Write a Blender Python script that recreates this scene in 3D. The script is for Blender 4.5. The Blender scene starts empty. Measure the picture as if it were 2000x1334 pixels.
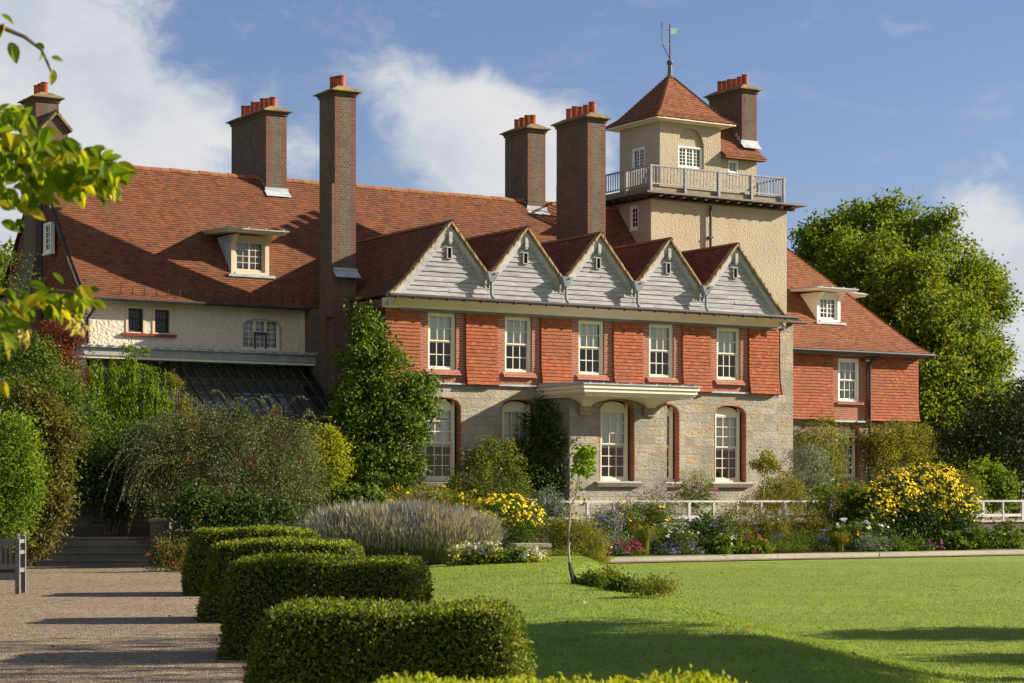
import bpy, math, random
import numpy as np
from mathutils import Matrix, Vector
rnd = random.Random(7)
rng = np.random.default_rng(11)
sc = bpy.context.scene
col = sc.collection
rad = math.radians

# ------------------------------------------------------------------ camera, sky, sun, exposure
# world axes: +X runs along the garden front (to the right), +Y into the house, z=0 is the gravel path
FPX, CXP, HYP, EYE = 4150.0, 1000.0, 970.0, 1.6
YAW = math.atan2(6700, FPX)
FWD = np.array([math.cos(YAW), math.sin(YAW)])
RGT = np.array([math.sin(YAW), -math.cos(YAW)])
CAM = np.array([0.0, -55.0])
cd = bpy.data.cameras.new('camera'); cam = bpy.data.objects.new('camera', cd); col.objects.link(cam)
cam.location = (0, -55, EYE)
cam.rotation_euler = (rad(90), 0, -math.atan2(FWD[0], FWD[1]))
cd.sensor_width = 36; cd.lens = 36*FPX/2000; cd.shift_y = (HYP-667)/2000
cd.clip_start = 0.3; cd.clip_end = 6000
cd.dof.use_dof = True; cd.dof.focus_distance = 60; cd.dof.aperture_fstop = 8.5
sc.camera = cam
sc.view_settings.view_transform = 'Standard'; sc.view_settings.look = 'None'
sc.view_settings.exposure = 1.22; sc.view_settings.gamma = 1

SUN = np.array([1.0, -0.41, 0.455]); SUN /= np.linalg.norm(SUN)
sl = bpy.data.lights.new('sun', 'SUN'); sl.energy = 5.0; sl.angle = rad(0.5); sl.color = (1.0, 0.89, 0.73)
so = bpy.data.objects.new('sun', sl); col.objects.link(so)
so.rotation_euler = Vector(SUN).to_track_quat('Z', 'Y').to_euler(); so.location = (60, -60, 60)

class NT:
    """small node-tree helper"""
    def __init__(s, tree):
        s.t = tree; s.t.nodes.clear()
    def n(s, typ, **kw):
        nd = s.t.nodes.new(typ)
        for k, v in kw.items():
            if k == 'ins':
                for a, b in v.items():
                    i = nd.inputs[a]
                    if isinstance(b, bpy.types.NodeSocket): s.t.links.new(b, i)
                    else: i.default_value = b
            else: setattr(nd, k, v)
        return nd
    def l(s, a, b): s.t.links.new(a, b)
    def math(s, op, a, b=None, clamp=False):
        nd = s.n('ShaderNodeMath', operation=op, use_clamp=clamp)
        for i, v in enumerate((a, b)):
            if v is None: continue
            if isinstance(v, bpy.types.NodeSocket): s.l(v, nd.inputs[i])
            else: nd.inputs[i].default_value = v
        return nd.outputs[0]
    def mix(s, f, a, b, mode='MIX'):
        nd = s.n('ShaderNodeMix', data_type='RGBA', blend_type=mode)
        for i, v in ((0, f), (6, a), (7, b)):
            if isinstance(v, bpy.types.NodeSocket): s.l(v, nd.inputs[i])
            else: nd.inputs[i].default_value = v if i == 0 else (*v, 1) if len(v) == 3 else v
        return nd.outputs[2]
    def ramp(s, f, stops, interp='LINEAR'):
        nd = s.n('ShaderNodeValToRGB'); cr = nd.color_ramp; cr.interpolation = interp
        while len(cr.elements) < len(stops): cr.elements.new(0.5)
        for e, (p, c) in zip(cr.elements, stops):
            e.position = p; e.color = (*c, 1) if not isinstance(c, (int, float)) else (c, c, c, 1)
        s.l(f, nd.inputs[0]); return nd.outputs[0]
    def noise(s, vec, scale, detail=4, rough=.55, dist=0.0):
        nd = s.n('ShaderNodeTexNoise', ins={'Scale': scale, 'Detail': detail, 'Roughness': rough, 'Distortion': dist})
        if vec is not None: s.l(vec, nd.inputs['Vector'])
        return nd.outputs['Fac']
    def vmap(s, vec, scale=(1, 1, 1), rot=(0, 0, 0)):
        nd = s.n('ShaderNodeMapping'); nd.inputs['Scale'].default_value = scale; nd.inputs['Rotation'].default_value = rot
        s.l(vec, nd.inputs['Vector']); return nd.outputs[0]

W = bpy.data.worlds.new('World'); sc.world = W; W.use_nodes = True
w = NT(W.node_tree)
sky = w.n('ShaderNodeTexSky', sky_type='NISHITA', sun_disc=False)
sky.sun_elevation = math.asin(SUN[2]); sky.sun_rotation = math.atan2(SUN[0], SUN[1])
sky.altitude = 100; sky.air_density = 1.0; sky.dust_density = 0.6; sky.ozone_density = 1.6
tc = w.n('ShaderNodeTexCoord'); dirv = tc.outputs['Generated']
def dir_of(px, py):
    v = FWD + (px-CXP)/FPX*RGT
    v = np.array([v[0], v[1], (HYP-py)/FPX]); return v/np.linalg.norm(v)
# cloud banks: soft round masks about directions on the sky sphere, broken up by noise
blobs = [(-60, 60, .052, 1.1), (110, 170, .050, 1.0), (240, 300, .044, .6), (-40, 330, .06, .75), (400, 290, .022, .38), (500, 280, .03, .25),
         (720, 60, .03, .24), (560, 40, .04, .12), (800, 190, .022, .52), (880, 270, .028, .78), (980, 250, .026, .72), (1000, 330, .026, .75), (1090, 330, .03, .85), (1120, 380, .03, .6),
         (590, 310, .02, .4), (1885, 430, .018, .55), (1960, 470, .02, .4), (2010, 600, .024, .95), (1990, 690, .02, .8), (2120, 640, .05, .9),
         (2900, 500, .2, .35), (-1100, 300, .2, .45), (4800, 0, .35, .5), (-3500, 100, .5, .5)]
# bright cloud added in the unseen sky behind the viewer as fill light
fill_cloud = [(-FWD+.55*np.array(q)) for q in ((.6, .2), (-.5, .3), (0., 0.), (.9, -.5), (-1., -.2))]
acc = None
for px, py, r, wt in blobs:
    d = dir_of(px, py)
    dist = w.n('ShaderNodeVectorMath', operation='DISTANCE'); w.l(dirv, dist.inputs[0]); dist.inputs[1].default_value = d
    t = w.math('MULTIPLY', w.math('POWER', w.math('DIVIDE', dist.outputs['Value'], r), 2.0), -1.0)
    e = w.math('MULTIPLY', w.math('EXPONENT', t), wt)
    acc = e if acc is None else w.math('ADD', acc, e)
for i, q in enumerate(fill_cloud):
    d = np.array([q[0], q[1], (.55, .7, 1.0, .4, .5)[i]]); d /= np.linalg.norm(d)
    dist = w.n('ShaderNodeVectorMath', operation='DISTANCE'); w.l(dirv, dist.inputs[0]); dist.inputs[1].default_value = d
    acc = w.math('ADD', acc, w.math('MULTIPLY', w.math('EXPONENT', w.math('MULTIPLY', w.math('POWER', w.math('DIVIDE', dist.outputs['Value'], .38), 2.0), -1.0)), .75))
nv = w.vmap(dirv, (1, 1, 1.5))
n1 = w.noise(nv, 26, 9, .60, .35); n2 = w.noise(nv, 9, 4, .5)
dens = w.math('ADD', acc, w.math('MULTIPLY', w.math('SUBTRACT', n1, .5), 1.75))
dens = w.math('ADD', dens, w.math('MULTIPLY', w.math('SUBTRACT', n2, .5), .6))
cov = w.n('ShaderNodeMapRange', interpolation_type='SMOOTHSTEP', ins={'Value': dens, 'From Min': .33, 'From Max': 1.08, 'To Min': 0, 'To Max': .93})
wisp = w.n('ShaderNodeMapRange', interpolation_type='SMOOTHSTEP', ins={'Value': w.noise(w.vmap(dirv, (1, 1, 2.6)), 14, 8, .65, .6), 'From Min': .48, 'From Max': .86, 'To Min': 0, 'To Max': .28})
covt = w.math('MAXIMUM', cov.outputs[0], wisp.outputs[0])
bgs = w.n('ShaderNodeBackground', ins={'Color': w.mix(1.0, sky.outputs[0], (0.76, 0.75, 0.94), 'MULTIPLY'), 'Strength': .055})
ccol = w.ramp(w.noise(nv, 15, 6, .55), [(.3, (.66, .71, .80)), (.5, (.86, .88, .92)), (.7, (1.0, .99, .97))])
bgc = w.n('ShaderNodeBackground', ins={'Color': ccol, 'Strength': .35})
mx = w.n('ShaderNodeMixShader'); w.l(covt, mx.inputs[0]); w.l(bgs.outputs[0], mx.inputs[1]); w.l(bgc.outputs[0], mx.inputs[2])
wo = w.n('ShaderNodeOutputWorld'); w.l(mx.outputs[0], wo.inputs[0])

# ------------------------------------------------------------------ measuring aids: a photo point on a plane of the site
def ray(px): return FWD + (px-CXP)/FPX*RGT
def V(px, py, v):
    d = ray(px); k = (v-CAM[1])/d[1]; return (CAM[0]+k*d[0], v, EYE+k*(HYP-py)/FPX)
def K(px, v): return (v-CAM[1])/ray(px)[1]/FPX          # metres per photo pixel there
def AT(px, py, d):
    p = CAM + d*ray(px); return (p[0], p[1], EYE+d*(HYP-py)/FPX)
def CW(a, d):                                             # lateral / depth from the viewpoint -> site x, y
    p = CAM + d*FWD + a*RGT; return p[0], p[1]

# ------------------------------------------------------------------ mesh building
class MB:
    PLACE = None          # where a separately measured block of the house is set down
    def __init__(s): s.v = []; s.f = []; s.m = []
    def face(s, pts, m=0):
        i = len(s.v); s.v += [tuple(p) for p in pts]; s.f.append(tuple(range(i, i+len(pts)))); s.m.append(m)
    def box(s, x0, x1, y0, y1, z0, z1, m=0, skip=''):
        if x0 > x1: x0, x1 = x1, x0
        if y0 > y1: y0, y1 = y1, y0
        if 'f' not in skip: s.face([(x0,y0,z0),(x1,y0,z0),(x1,y0,z1),(x0,y0,z1)], m)
        if 'b' not in skip: s.face([(x1,y1,z0),(x0,y1,z0),(x0,y1,z1),(x1,y1,z1)], m)
        if 'l' not in skip: s.face([(x0,y1,z0),(x0,y0,z0),(x0,y0,z1),(x0,y1,z1)], m)
        if 'r' not in skip: s.face([(x1,y0,z0),(x1,y1,z0),(x1,y1,z1),(x1,y0,z1)], m)
        if 't' not in skip: s.face([(x0,y0,z1),(x1,y0,z1),(x1,y1,z1),(x0,y1,z1)], m)
        if 'd' not in skip: s.face([(x0,y1,z0),(x1,y1,z0),(x1,y0,z0),(x0,y0,z0)], m)
    def hexa(s, b, t, m=0):          # b, t: 4 lower and 4 upper points, counter-clockwise from above
        s.face(t, m); s.face(b[::-1], m)
        for i in range(4):
            j = (i+1) % 4; s.face([b[i], b[j], t[j], t[i]], m)
    def bar(s, a, b, w, h, m=0, up=(0, 0, 1)):   # rectangular bar from a to b
        a = Vector(a); b = Vector(b); d = (b-a).normalized(); sd = d.cross(Vector(up))
        if sd.length < 1e-4: sd = d.cross(Vector((0, 1, 0)))
        sd.normalize(); u = sd.cross(d); sd *= w/2; u *= h/2
        q = [a-sd-u, a+sd-u, a+sd+u, a-sd+u]; r = [p+(b-a) for p in q]
        s.face(q[::-1], m); s.face(r, m)
        for i in range(4):
            j = (i+1) % 4; s.face([q[i], q[j], r[j], r[i]], m)
    def tube(s, pts, radii, n=7, m=0, cap=True):
        pts = [Vector(p) for p in pts]; rings = []
        if isinstance(radii, (int, float)): radii = [radii]*len(pts)
        for i, p in enumerate(pts):
            d = (pts[min(i+1, len(pts)-1)]-pts[max(i-1, 0)]).normalized()
            a = d.cross(Vector((0, 0, 1)))
            if a.length < .05: a = d.cross(Vector((1, 0, 0)))
            a.normalize(); b = d.cross(a); base = len(s.v)
            for k in range(n):
                t = 2*math.pi*k/n; s.v.append(tuple(p+(a*math.cos(t)+b*math.sin(t))*radii[i]))
            rings.append(base)
        for i in range(len(rings)-1):
            for k in range(n):
                k2 = (k+1) % n; s.f.append((rings[i]+k, rings[i]+k2, rings[i+1]+k2, rings[i+1]+k)); s.m.append(m)
        if cap:
            s.f.append(tuple(rings[0]+k for k in range(n))[::-1]); s.m.append(m)
            s.f.append(tuple(rings[-1]+k for k in range(n))); s.m.append(m)
    def xf(s, M):
        s.v = [tuple(M @ Vector(p)) for p in s.v]; return s
    def build(s, name, mats, parent=None, loc=None, rz=0, smooth=False):
        if not isinstance(mats, (list, tuple)): mats = [mats]
        if MB.PLACE is not None: s.xf(MB.PLACE)
        me = bpy.data.meshes.new(name); me.from_pydata(s.v, [], s.f)
        for m in mats: me.materials.append(m)
        me.polygons.foreach_set('material_index', s.m)
        if smooth: me.polygons.foreach_set('use_smooth', [True]*len(s.f))
        uvl = me.uv_layers.new(name='UVMap')
        co = np.array(s.v); uv = np.zeros((len(me.loops), 2)); li = 0
        for f in s.f:
            p = co[list(f)]; nn = np.cross(p[1]-p[0], p[2]-p[0]); L = np.linalg.norm(nn); nn = nn/L if L > 0 else np.array([0, 0, 1.])
            if abs(nn[2]) > .9: uu = p[:, 0]; vv = p[:, 1]
            else:
                t = np.cross([0, 0, 1.], nn); t /= np.linalg.norm(t); b = np.cross(nn, t); uu = p@t; vv = p@b
            uv[li:li+len(f), 0] = uu; uv[li:li+len(f), 1] = vv; li += len(f)
        uvl.data.foreach_set('uv', uv.ravel()); me.update()
        return link(name, me, parent, loc, rz)

def link(name, me, parent=None, loc=None, rz=0):
    o = bpy.data.objects.new(name, me); col.objects.link(o)
    if loc is not None: o.location = loc; o.rotation_euler.z = rz
    if parent is not None:
        o.parent = parent
        if parent.get('worldbuilt'): o.matrix_parent_inverse = Matrix.Translation(parent.location).inverted()
    return o
def tag(o, label, cat, group=None):
    o['label'] = label; o['category'] = cat
    if group: o['group'] = group
    return o
def empty(name, loc, label, cat, group=None, rz=0, world=False):
    o = bpy.data.objects.new(name, None); col.objects.link(o); o.location = loc; o.rotation_euler.z = rz
    o.empty_display_size = .3
    if world: o['worldbuilt'] = True
    return tag(o, label, cat, group)
def kind(o, k): o['kind'] = k; return o

def quads_mesh(name, P, mat, tri=False, mats=None, midx=None):
    """P: (N,4,3) or (N,3,3) array of loose faces -> mesh"""
    n, q = P.shape[0], P.shape[1]
    me = bpy.data.meshes.new(name)
    me.vertices.add(n*q); me.vertices.foreach_set('co', P.reshape(-1).astype(np.float32))
    me.loops.add(n*q); me.loops.foreach_set('vertex_index', np.arange(n*q, dtype=np.int32))
    me.polygons.add(n); me.polygons.foreach_set('loop_start', np.arange(0, n*q, q, dtype=np.int32))
    me.polygons.foreach_set('loop_total', np.full(n, q, dtype=np.int32))
    for m in (mats or [mat]): me.materials.append(m)
    if midx is not None: me.polygons.foreach_set('material_index', midx.astype(np.int32))
    me.update(calc_edges=True); return me

def unit(a): return a/np.maximum(np.linalg.norm(a, axis=-1, keepdims=True), 1e-9)
def leaf_quads(c, d, nrm, L, Wd, fold=.18):
    """diamond leaves: base c, long axis d, face normal nrm"""
    d = unit(d); s = unit(np.cross(d, nrm)); u = np.cross(s, d)
    L = np.asarray(L)[:, None]; Wd = np.asarray(Wd)[:, None]
    mid = c + d*L*.45
    return np.stack([c, mid+s*Wd*.5+u*Wd*fold, c+d*L-u*L*.12, mid-s*Wd*.5+u*Wd*fold], axis=1)
def rvec(n): return unit(rng.normal(size=(n, 3)))

# ------------------------------------------------------------------ materials
def newmat(name):
    m = bpy.data.materials.new(name); m.use_nodes = True; return m, NT(m.node_tree)
def finish(t, color, rough=.8, bump=None, bstr=.3, bdist=.01, spec=.3, metal=0.0, extra=None):
    p = t.n('ShaderNodeBsdfPrincipled')
    for k, v in (('Base Color', color), ('Roughness', rough), ('Metallic', metal), ('Specular IOR Level', spec)):
        if isinstance(v, bpy.types.NodeSocket): t.l(v, p.inputs[k])
        else: p.inputs[k].default_value = (*v, 1) if isinstance(v, tuple) and len(v) == 3 else v
    if bump is not None:
        b = t.n('ShaderNodeBump', ins={'Height': bump, 'Strength': bstr, 'Distance': bdist}); t.l(b.outputs[0], p.inputs['Normal'])
    o = t.n('ShaderNodeOutputMaterial'); t.l(p.outputs[0], o.inputs[0]); return p
def isl(t): return t.n('ShaderNodeNewGeometry').outputs['Random Per Island']
def objc(t): return t.n('ShaderNodeTexCoord').outputs['Object']
def uvc(t): return t.n('ShaderNodeTexCoord').outputs['UV']

def m_plain(name, c, rough=.7, var=.15, scale=3, spec=.3, metal=0.0, bstr=.0):
    m, t = newmat(name); n = t.noise(objc(t), scale, 5)
    lo = tuple(x*(1-var) for x in c); hi = tuple(min(1, x*(1+var)) for x in c)
    cc = t.ramp(n, [(.3, lo), (.7, hi)])
    finish(t, cc, rough, n if bstr else None, bstr, .01, spec, metal); return m
def m_tile(name, stops, stain, stainamt=.6, rough=.85, lichen=None):
    """clay tiles: a colour of its own for each tile, weathered in broad patches"""
    m, t = newmat(name); r = isl(t); oc = objc(t)
    base = t.ramp(r, stops)
    big = t.noise(oc, .55, 6, .65, .6)
    f = t.n('ShaderNodeMapRange', ins={'Value': big, 'From Min': .45, 'From Max': .72, 'To Min': 0, 'To Max': stainamt}).outputs[0]
    c = t.mix(f, base, stain)
    if lichen:
        fl = t.n('ShaderNodeMapRange', ins={'Value': t.noise(oc, 1.4, 8, .7), 'From Min': .60, 'From Max': .72, 'To Min': 0, 'To Max': .55}).outputs[0]
        c = t.mix(fl, c, lichen)
    fine = t.noise(oc, 22, 3)
    c = t.mix(.35, c, t.ramp(fine, [(.3, (.35, .35, .35)), (.7, (1, 1, 1))]), 'MULTIPLY')
    finish(t, c, rough, fine, .35, .01, .25); return m
def m_brick(name, c1, c2, mortar, dirt=(.05, .045, .04), dirtamt=.5, bw=.225, rh=.075, ms=.011):
    m, t = newmat(name); uv = uvc(t)
    b = t.n('ShaderNodeTexBrick', ins={'Scale': 1.0, 'Brick Width': bw, 'Row Height': rh, 'Mortar Size': ms, 'Mortar Smooth': .2, 'Bias': 0.0})
    b.offset = .5; t.l(uv, b.inputs['Vector'])
    b.inputs['Color1'].default_value = (*c1, 1); b.inputs['Color2'].default_value = (*c2, 1); b.inputs['Mortar'].default_value = (*mortar, 1)
    big = t.noise(objc(t), 1.6, 7, .65)
    f = t.n('ShaderNodeMapRange', ins={'Value': big, 'From Min': .42, 'From Max': .75, 'To Min': 0, 'To Max': dirtamt}).outputs[0]
    c = t.mix(f, b.outputs['Color'], dirt)
    fine = t.noise(uv, 30, 3)
    c = t.mix(.5, c, t.ramp(fine, [(.25, (.45, .45, .45)), (.75, (1.1, 1.1, 1.1))]), 'MULTIPLY')
    h = t.math('ADD', t.math('MULTIPLY', b.outputs['Fac'], -1.0), t.math('MULTIPLY', fine, .5))
    finish(t, c, .9, h, .6, .012, .2); return m
def m_stone(name):
    m, t = newmat(name); uv = uvc(t)
    wv = t.n('ShaderNodeVectorMath', operation='ADD'); t.l(uv, wv.inputs[0])
    ns = t.n('ShaderNodeTexNoise', ins={'Scale': 1.2, 'Detail': 2}); t.l(uv, ns.inputs['Vector'])
    sc_ = t.n('ShaderNodeVectorMath', operation='SCALE', ins={'Scale': .05}); t.l(ns.outputs['Color'], sc_.inputs[0]); t.l(sc_.outputs[0], wv.inputs[1])
    b = t.n('ShaderNodeTexBrick', ins={'Scale': 1.0, 'Brick Width': .62, 'Row Height': .27, 'Mortar Size': .009, 'Mortar Smooth': .4, 'Bias': 0.0})
    b.offset = .43; b.squash = .7; b.squash_frequency = 3
    t.l(wv.outputs[0], b.inputs['Vector'])
    b.inputs['Color1'].default_value = (0, 0, 0, 1); b.inputs['Color2'].default_value = (1, 1, 1, 1); b.inputs['Mortar'].default_value = (.5, .5, .5, 1)
    base = t.ramp(b.outputs['Color'], [(0, (.33, .30, .24)), (.3, (.45, .41, .315)), (.55, (.375, .355, .305)), (.85, (.52, .47, .36)), (1, (.49, .39, .23))])
    pat = t.noise(t.vmap(objc(t), (1, 1, 1.9)), 1.5, 9, .75, .6)
    f = t.n('ShaderNodeMapRange', ins={'Value': pat, 'From Min': .53, 'From Max': .66, 'To Min': 0, 'To Max': .75}).outputs[0]
    c = t.mix(f, base, (.48, .31, .10))
    pat2 = t.noise(t.vmap(objc(t), (1, 1, .7)), .9, 8, .7)
    f2 = t.n('ShaderNodeMapRange', ins={'Value': pat2, 'From Min': .44, 'From Max': .68, 'To Min': 0, 'To Max': .6}).outputs[0]
    c = t.mix(f2, c, (.20, .195, .18))
    c = t.mix(t.math('MULTIPLY', b.outputs['Fac'], .6), c, (.46, .37, .2))
    fine = t.noise(uv, 14, 6, .7); c = t.mix(.5, c, t.ramp(fine, [(.25, (.5, .5, .5)), (.75, (1.1, 1.1, 1.1))]), 'MULTIPLY')
    h = t.math('ADD', t.math('MULTIPLY', b.outputs['Fac'], -.5), fine)
    h2 = t.math('ADD', h, t.math('MULTIPLY', t.noise(t.vmap(uv, (1, 2.2, 1)), 5, 7, .7), 2.0)); finish(t, c, .92, h2, 1.0, .05, .15); return m
def m_rough(name, c1, c2, scale, dist, stain=(.3, .25, .17), bstr=.8):
    m, t = newmat(name); oc = objc(t)
    vo = t.n('ShaderNodeTexVoronoi', ins={'Scale': scale}); vo.feature = 'SMOOTH_F1'; t.l(oc, vo.inputs['Vector'])
    n = t.noise(oc, scale*.8, 4); h = t.math('SUBTRACT', n, vo.outputs['Distance'])
    c = t.ramp(t.noise(oc, .7, 6, .6), [(.3, c1), (.7, c2)])
    st = t.n('ShaderNodeMapRange', ins={'Value': t.noise(t.vmap(oc, (1.2, 1.2, .25)), 1.0, 7, .7), 'From Min': .55, 'From Max': .8, 'To Min': 0, 'To Max': .5}).outputs[0]
    c = t.mix(st, c, stain)
    c = t.mix(.3, c, t.ramp(n, [(.3, (.55, .5, .45)), (.7, (1, 1, 1))]), 'MULTIPLY')
    finish(t, c, .95, h, bstr, dist, .1); return m
def m_wood(name, c1, c2, c3, grain=(1.0, 14, 14), rough=.85):
    m, t = newmat(name); oc = objc(t); r = isl(t)
    g = t.noise(t.vmap(oc, grain), 2.2, 7, .7, .5)
    c = t.ramp(g, [(.28, c1), (.5, c2), (.75, c3)])
    c = t.mix(.45, c, t.ramp(r, [(0, (.62, .62, .64)), (1, (1.08, 1.06, 1.03))]), 'MULTIPLY')
    kn = t.n('ShaderNodeMapRange', ins={'Value': t.noise(t.vmap(oc, (1.6, 3, 4)), 1.4, 5, .6), 'From Min': .62, 'From Max': .74, 'To Min': 0, 'To Max': .55}).outputs[0]
    c = t.mix(kn, c, tuple(x*.38 for x in c2))
    finish(t, c, rough, g, .35, .006, .2); return m
def m_leaf(name, stops, trans=.35, gloss=.25, rough=.5, tint=(1.5, 1.45, .6)):
    """leaf: each leaf its own tint, light passes through it"""
    m, t = newmat(name); r = isl(t); c = t.ramp(r, stops); oc = objc(t)
    c = t.mix(1.0, c, t.ramp(t.noise(oc, 1.1, 4, .6), [(.3, (.66, .74, .9)), (.55, (1.0, 1.0, 1.0)), (.75, (1.28, 1.14, .9))]), 'MULTIPLY')
    p = t.n('ShaderNodeBsdfPrincipled', ins={'Base Color': c, 'Roughness': rough, 'Specular IOR Level': gloss})
    tr = t.n('ShaderNodeBsdfTranslucent'); t.l(t.mix(1.0, c, tint, 'MULTIPLY'), tr.inputs['Color'])
    mx = t.n('ShaderNodeMixShader', ins={'Fac': trans}); t.l(p.outputs[0], mx.inputs[1]); t.l(tr.outputs[0], mx.inputs[2])
    o = t.n('ShaderNodeOutputMaterial'); t.l(mx.outputs[0], o.inputs[0]); return m
def m_glass(name, refl=.03, tint=(.92, .96, .95)):
    m, t = newmat(name)
    fr = t.n('ShaderNodeFresnel', ins={'IOR': 1.5}); f = t.math('ADD', t.math('MULTIPLY', fr.outputs[0], 1.0), refl*.3, True)
    wob = t.noise(objc(t), 2.5, 2); b = t.n('ShaderNodeBump', ins={'Height': wob, 'Strength': .06, 'Distance': .02})
    gl = t.n('ShaderNodeBsdfGlossy', ins={'Roughness': .02}); t.l(b.outputs[0], gl.inputs['Normal'])
    tr = t.n('ShaderNodeBsdfTransparent', ins={'Color': (*tint, 1)})
    mx = t.n('ShaderNodeMixShader'); t.l(f, mx.inputs[0]); t.l(tr.outputs[0], mx.inputs[1]); t.l(gl.outputs[0], mx.inputs[2])
    o = t.n('ShaderNodeOutputMaterial'); t.l(mx.outputs[0], o.inputs[0]); return m

ROOF = m_tile('roof_tiles', [(0, (.125, .045, .022)), (.25, (.175, .060, .026)), (.6, (.20, .070, .029)), (.88, (.24, .085, .034)), (1, (.14, .07, .04))], (.115, .06, .034), .6, lichen=(.22, .13, .05))
ROOFL = m_tile('wing_tiles', [(0, (.17, .062, .03)), (.3, (.23, .08, .036)), (.6, (.27, .093, .041)), (1, (.29, .115, .052))], (.17, .09, .04), .5, lichen=(.30, .17, .03))
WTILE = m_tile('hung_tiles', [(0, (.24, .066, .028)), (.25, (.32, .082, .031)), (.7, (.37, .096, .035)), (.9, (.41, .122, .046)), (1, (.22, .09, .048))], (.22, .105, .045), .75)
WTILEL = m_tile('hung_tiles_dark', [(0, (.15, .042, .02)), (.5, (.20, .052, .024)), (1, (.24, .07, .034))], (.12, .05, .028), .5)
VERGE = m_tile('verge_mortar', [(0, (.27, .17, .085)), (.5, (.40, .28, .15)), (1, (.50, .38, .22))], (.25, .17, .08), .5)
BRK = m_brick('chimney_brick_red', (.15, .055, .036), (.20, .072, .045), (.19, .15, .115), dirtamt=.55)
BRG = m_brick('chimney_brick_grey', (.085, .064, .048), (.145, .11, .08), (.20, .165, .125), dirtamt=.5, bw=.115)
BRKS = m_brick('chimney_brick_side', (.115, .07, .05), (.17, .09, .06), (.19, .155, .12), dirtamt=.55, bw=.225)
PIER = m_brick('pier_brick', (.30, .085, .050), (.38, .12, .07), (.44, .33, .25), dirt=(.14, .06, .04), dirtamt=.35)
YBRK = m_brick('yellow_grey_brick', (.26, .19, .11), (.33, .25, .15), (.3, .26, .2), dirtamt=.4)
STONE = m_stone('ashlar_stone')
CREAM = m_rough('cream_roughcast', (.58, .50, .385), (.66, .57, .45), 13, .03, (.55, .45, .32), .9)
BUFF = m_rough('buff_roughcast', (.40, .335, .245), (.46, .39, .29), 20, .022, (.36, .25, .13), .65)
BOARD = m_wood('weathered_board', (.10, .10, .107), (.31, .31, .312), (.55, .545, .53), (.8, 18, 18))
BARGE = m_wood('barge_board', (.26, .258, .255), (.39, .385, .375), (.50, .49, .475), (3, 3, 3))
OAK = m_wood('grey_oak', (.09, .08, .07), (.17, .155, .13), (.25, .22, .19))
DOAK0 = m_plain('dark_verge', (.05, .042, .036), .8, .3, 5)
BENCHW = m_wood('bench_teak', (.09, .09, .087), (.155, .155, .148), (.22, .218, .208), (6, 6, 6))
RAILW = m_wood('rail_wood', (.34, .33, .32), (.50, .49, .47), (.66, .64, .62), (5, 5, 5))
RAILT = m_wood('tower_rail_wood', (.22, .21, .21), (.34, .33, .33), (.45, .44, .44), (5, 5, 5))
LEAD = m_plain('lead_sheet', (.36, .38, .41), .5, .3, 4, .5, .0, .2)
LEADP = m_plain('blue_grey_lead', (.22, .24, .27), .5, .25, 5)
PAINT = m_plain('cream_paint', (.70, .63, .49), .5, .06, 2)
PAINTW = m_plain('white_paint', (.78, .74, .66), .5, .06, 2)
PAINTB = m_plain('buff_paint', (.58, .46, .32), .55, .08, 2)
GUT = m_plain('cast_iron', (.035, .03, .028), .5, .3, 6)
POT = m_plain('terracotta', (.33, .075, .035), .85, .35, 5)
LICH, _t = newmat('lichen_cap'); _n = _t.noise(objc(_t), 4, 8, .7)
finish(_t, _t.ramp(_n, [(.32, (.075, .06, .045)), (.48, (.16, .12, .07)), (.6, (.29, .205, .05)), (.75, (.20, .155, .09))]), .95, _n, .5, .03)
RIDGE, _t = newmat('ridge_tile'); _n = _t.noise(objc(_t), 3.2, 8, .72); _r = isl(_t)
finish(_t, _t.mix(_t.n('ShaderNodeMapRange', ins={'Value': _n, 'From Min': .45, 'From Max': .6, 'To Min': 0, 'To Max': .85}).outputs[0], _t.ramp(_r, [(0, (.22, .07, .034)), (1, (.30, .095, .045))]), (.24, .165, .05)), .9, _n, .4, .02)
GLASS = m_glass('window_glass'); GLASSR = m_glass('roof_glass', .25, (.62, .64, .62))
BLIND = m_plain('white_blind', (.80, .78, .73), .9, .03, 1)
CURT = m_plain('net_curtain', (.55, .58, .6), .9, .2, 4)
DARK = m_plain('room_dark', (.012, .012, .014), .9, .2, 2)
COPPER = m_plain('green_copper', (.02, .075, .058), .6, .3, 8)
BARK = m_plain('bark', (.12, .095, .07), .9, .4, 9, .2, 0, .6)
STEPS = m_rough('step_stone', (.15, .135, .11), (.26, .23, .19), 10, .015, (.30, .29, .27), .4)
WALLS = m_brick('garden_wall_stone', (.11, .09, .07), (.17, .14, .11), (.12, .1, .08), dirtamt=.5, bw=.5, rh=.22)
KERBM = m_rough('kerb_stone', (.34, .31, .27), (.50, .46, .40), 12, .01, (.28, .24, .19), .4)
SOIL = m_rough('soil', (.035, .026, .018), (.07, .05, .035), 7, .05, (.03, .025, .02), .8)
PAVE = m_rough('terrace_gravel', (.22, .18, .13), (.30, .25, .18), 14, .02, (.2, .16, .11), .5)

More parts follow.
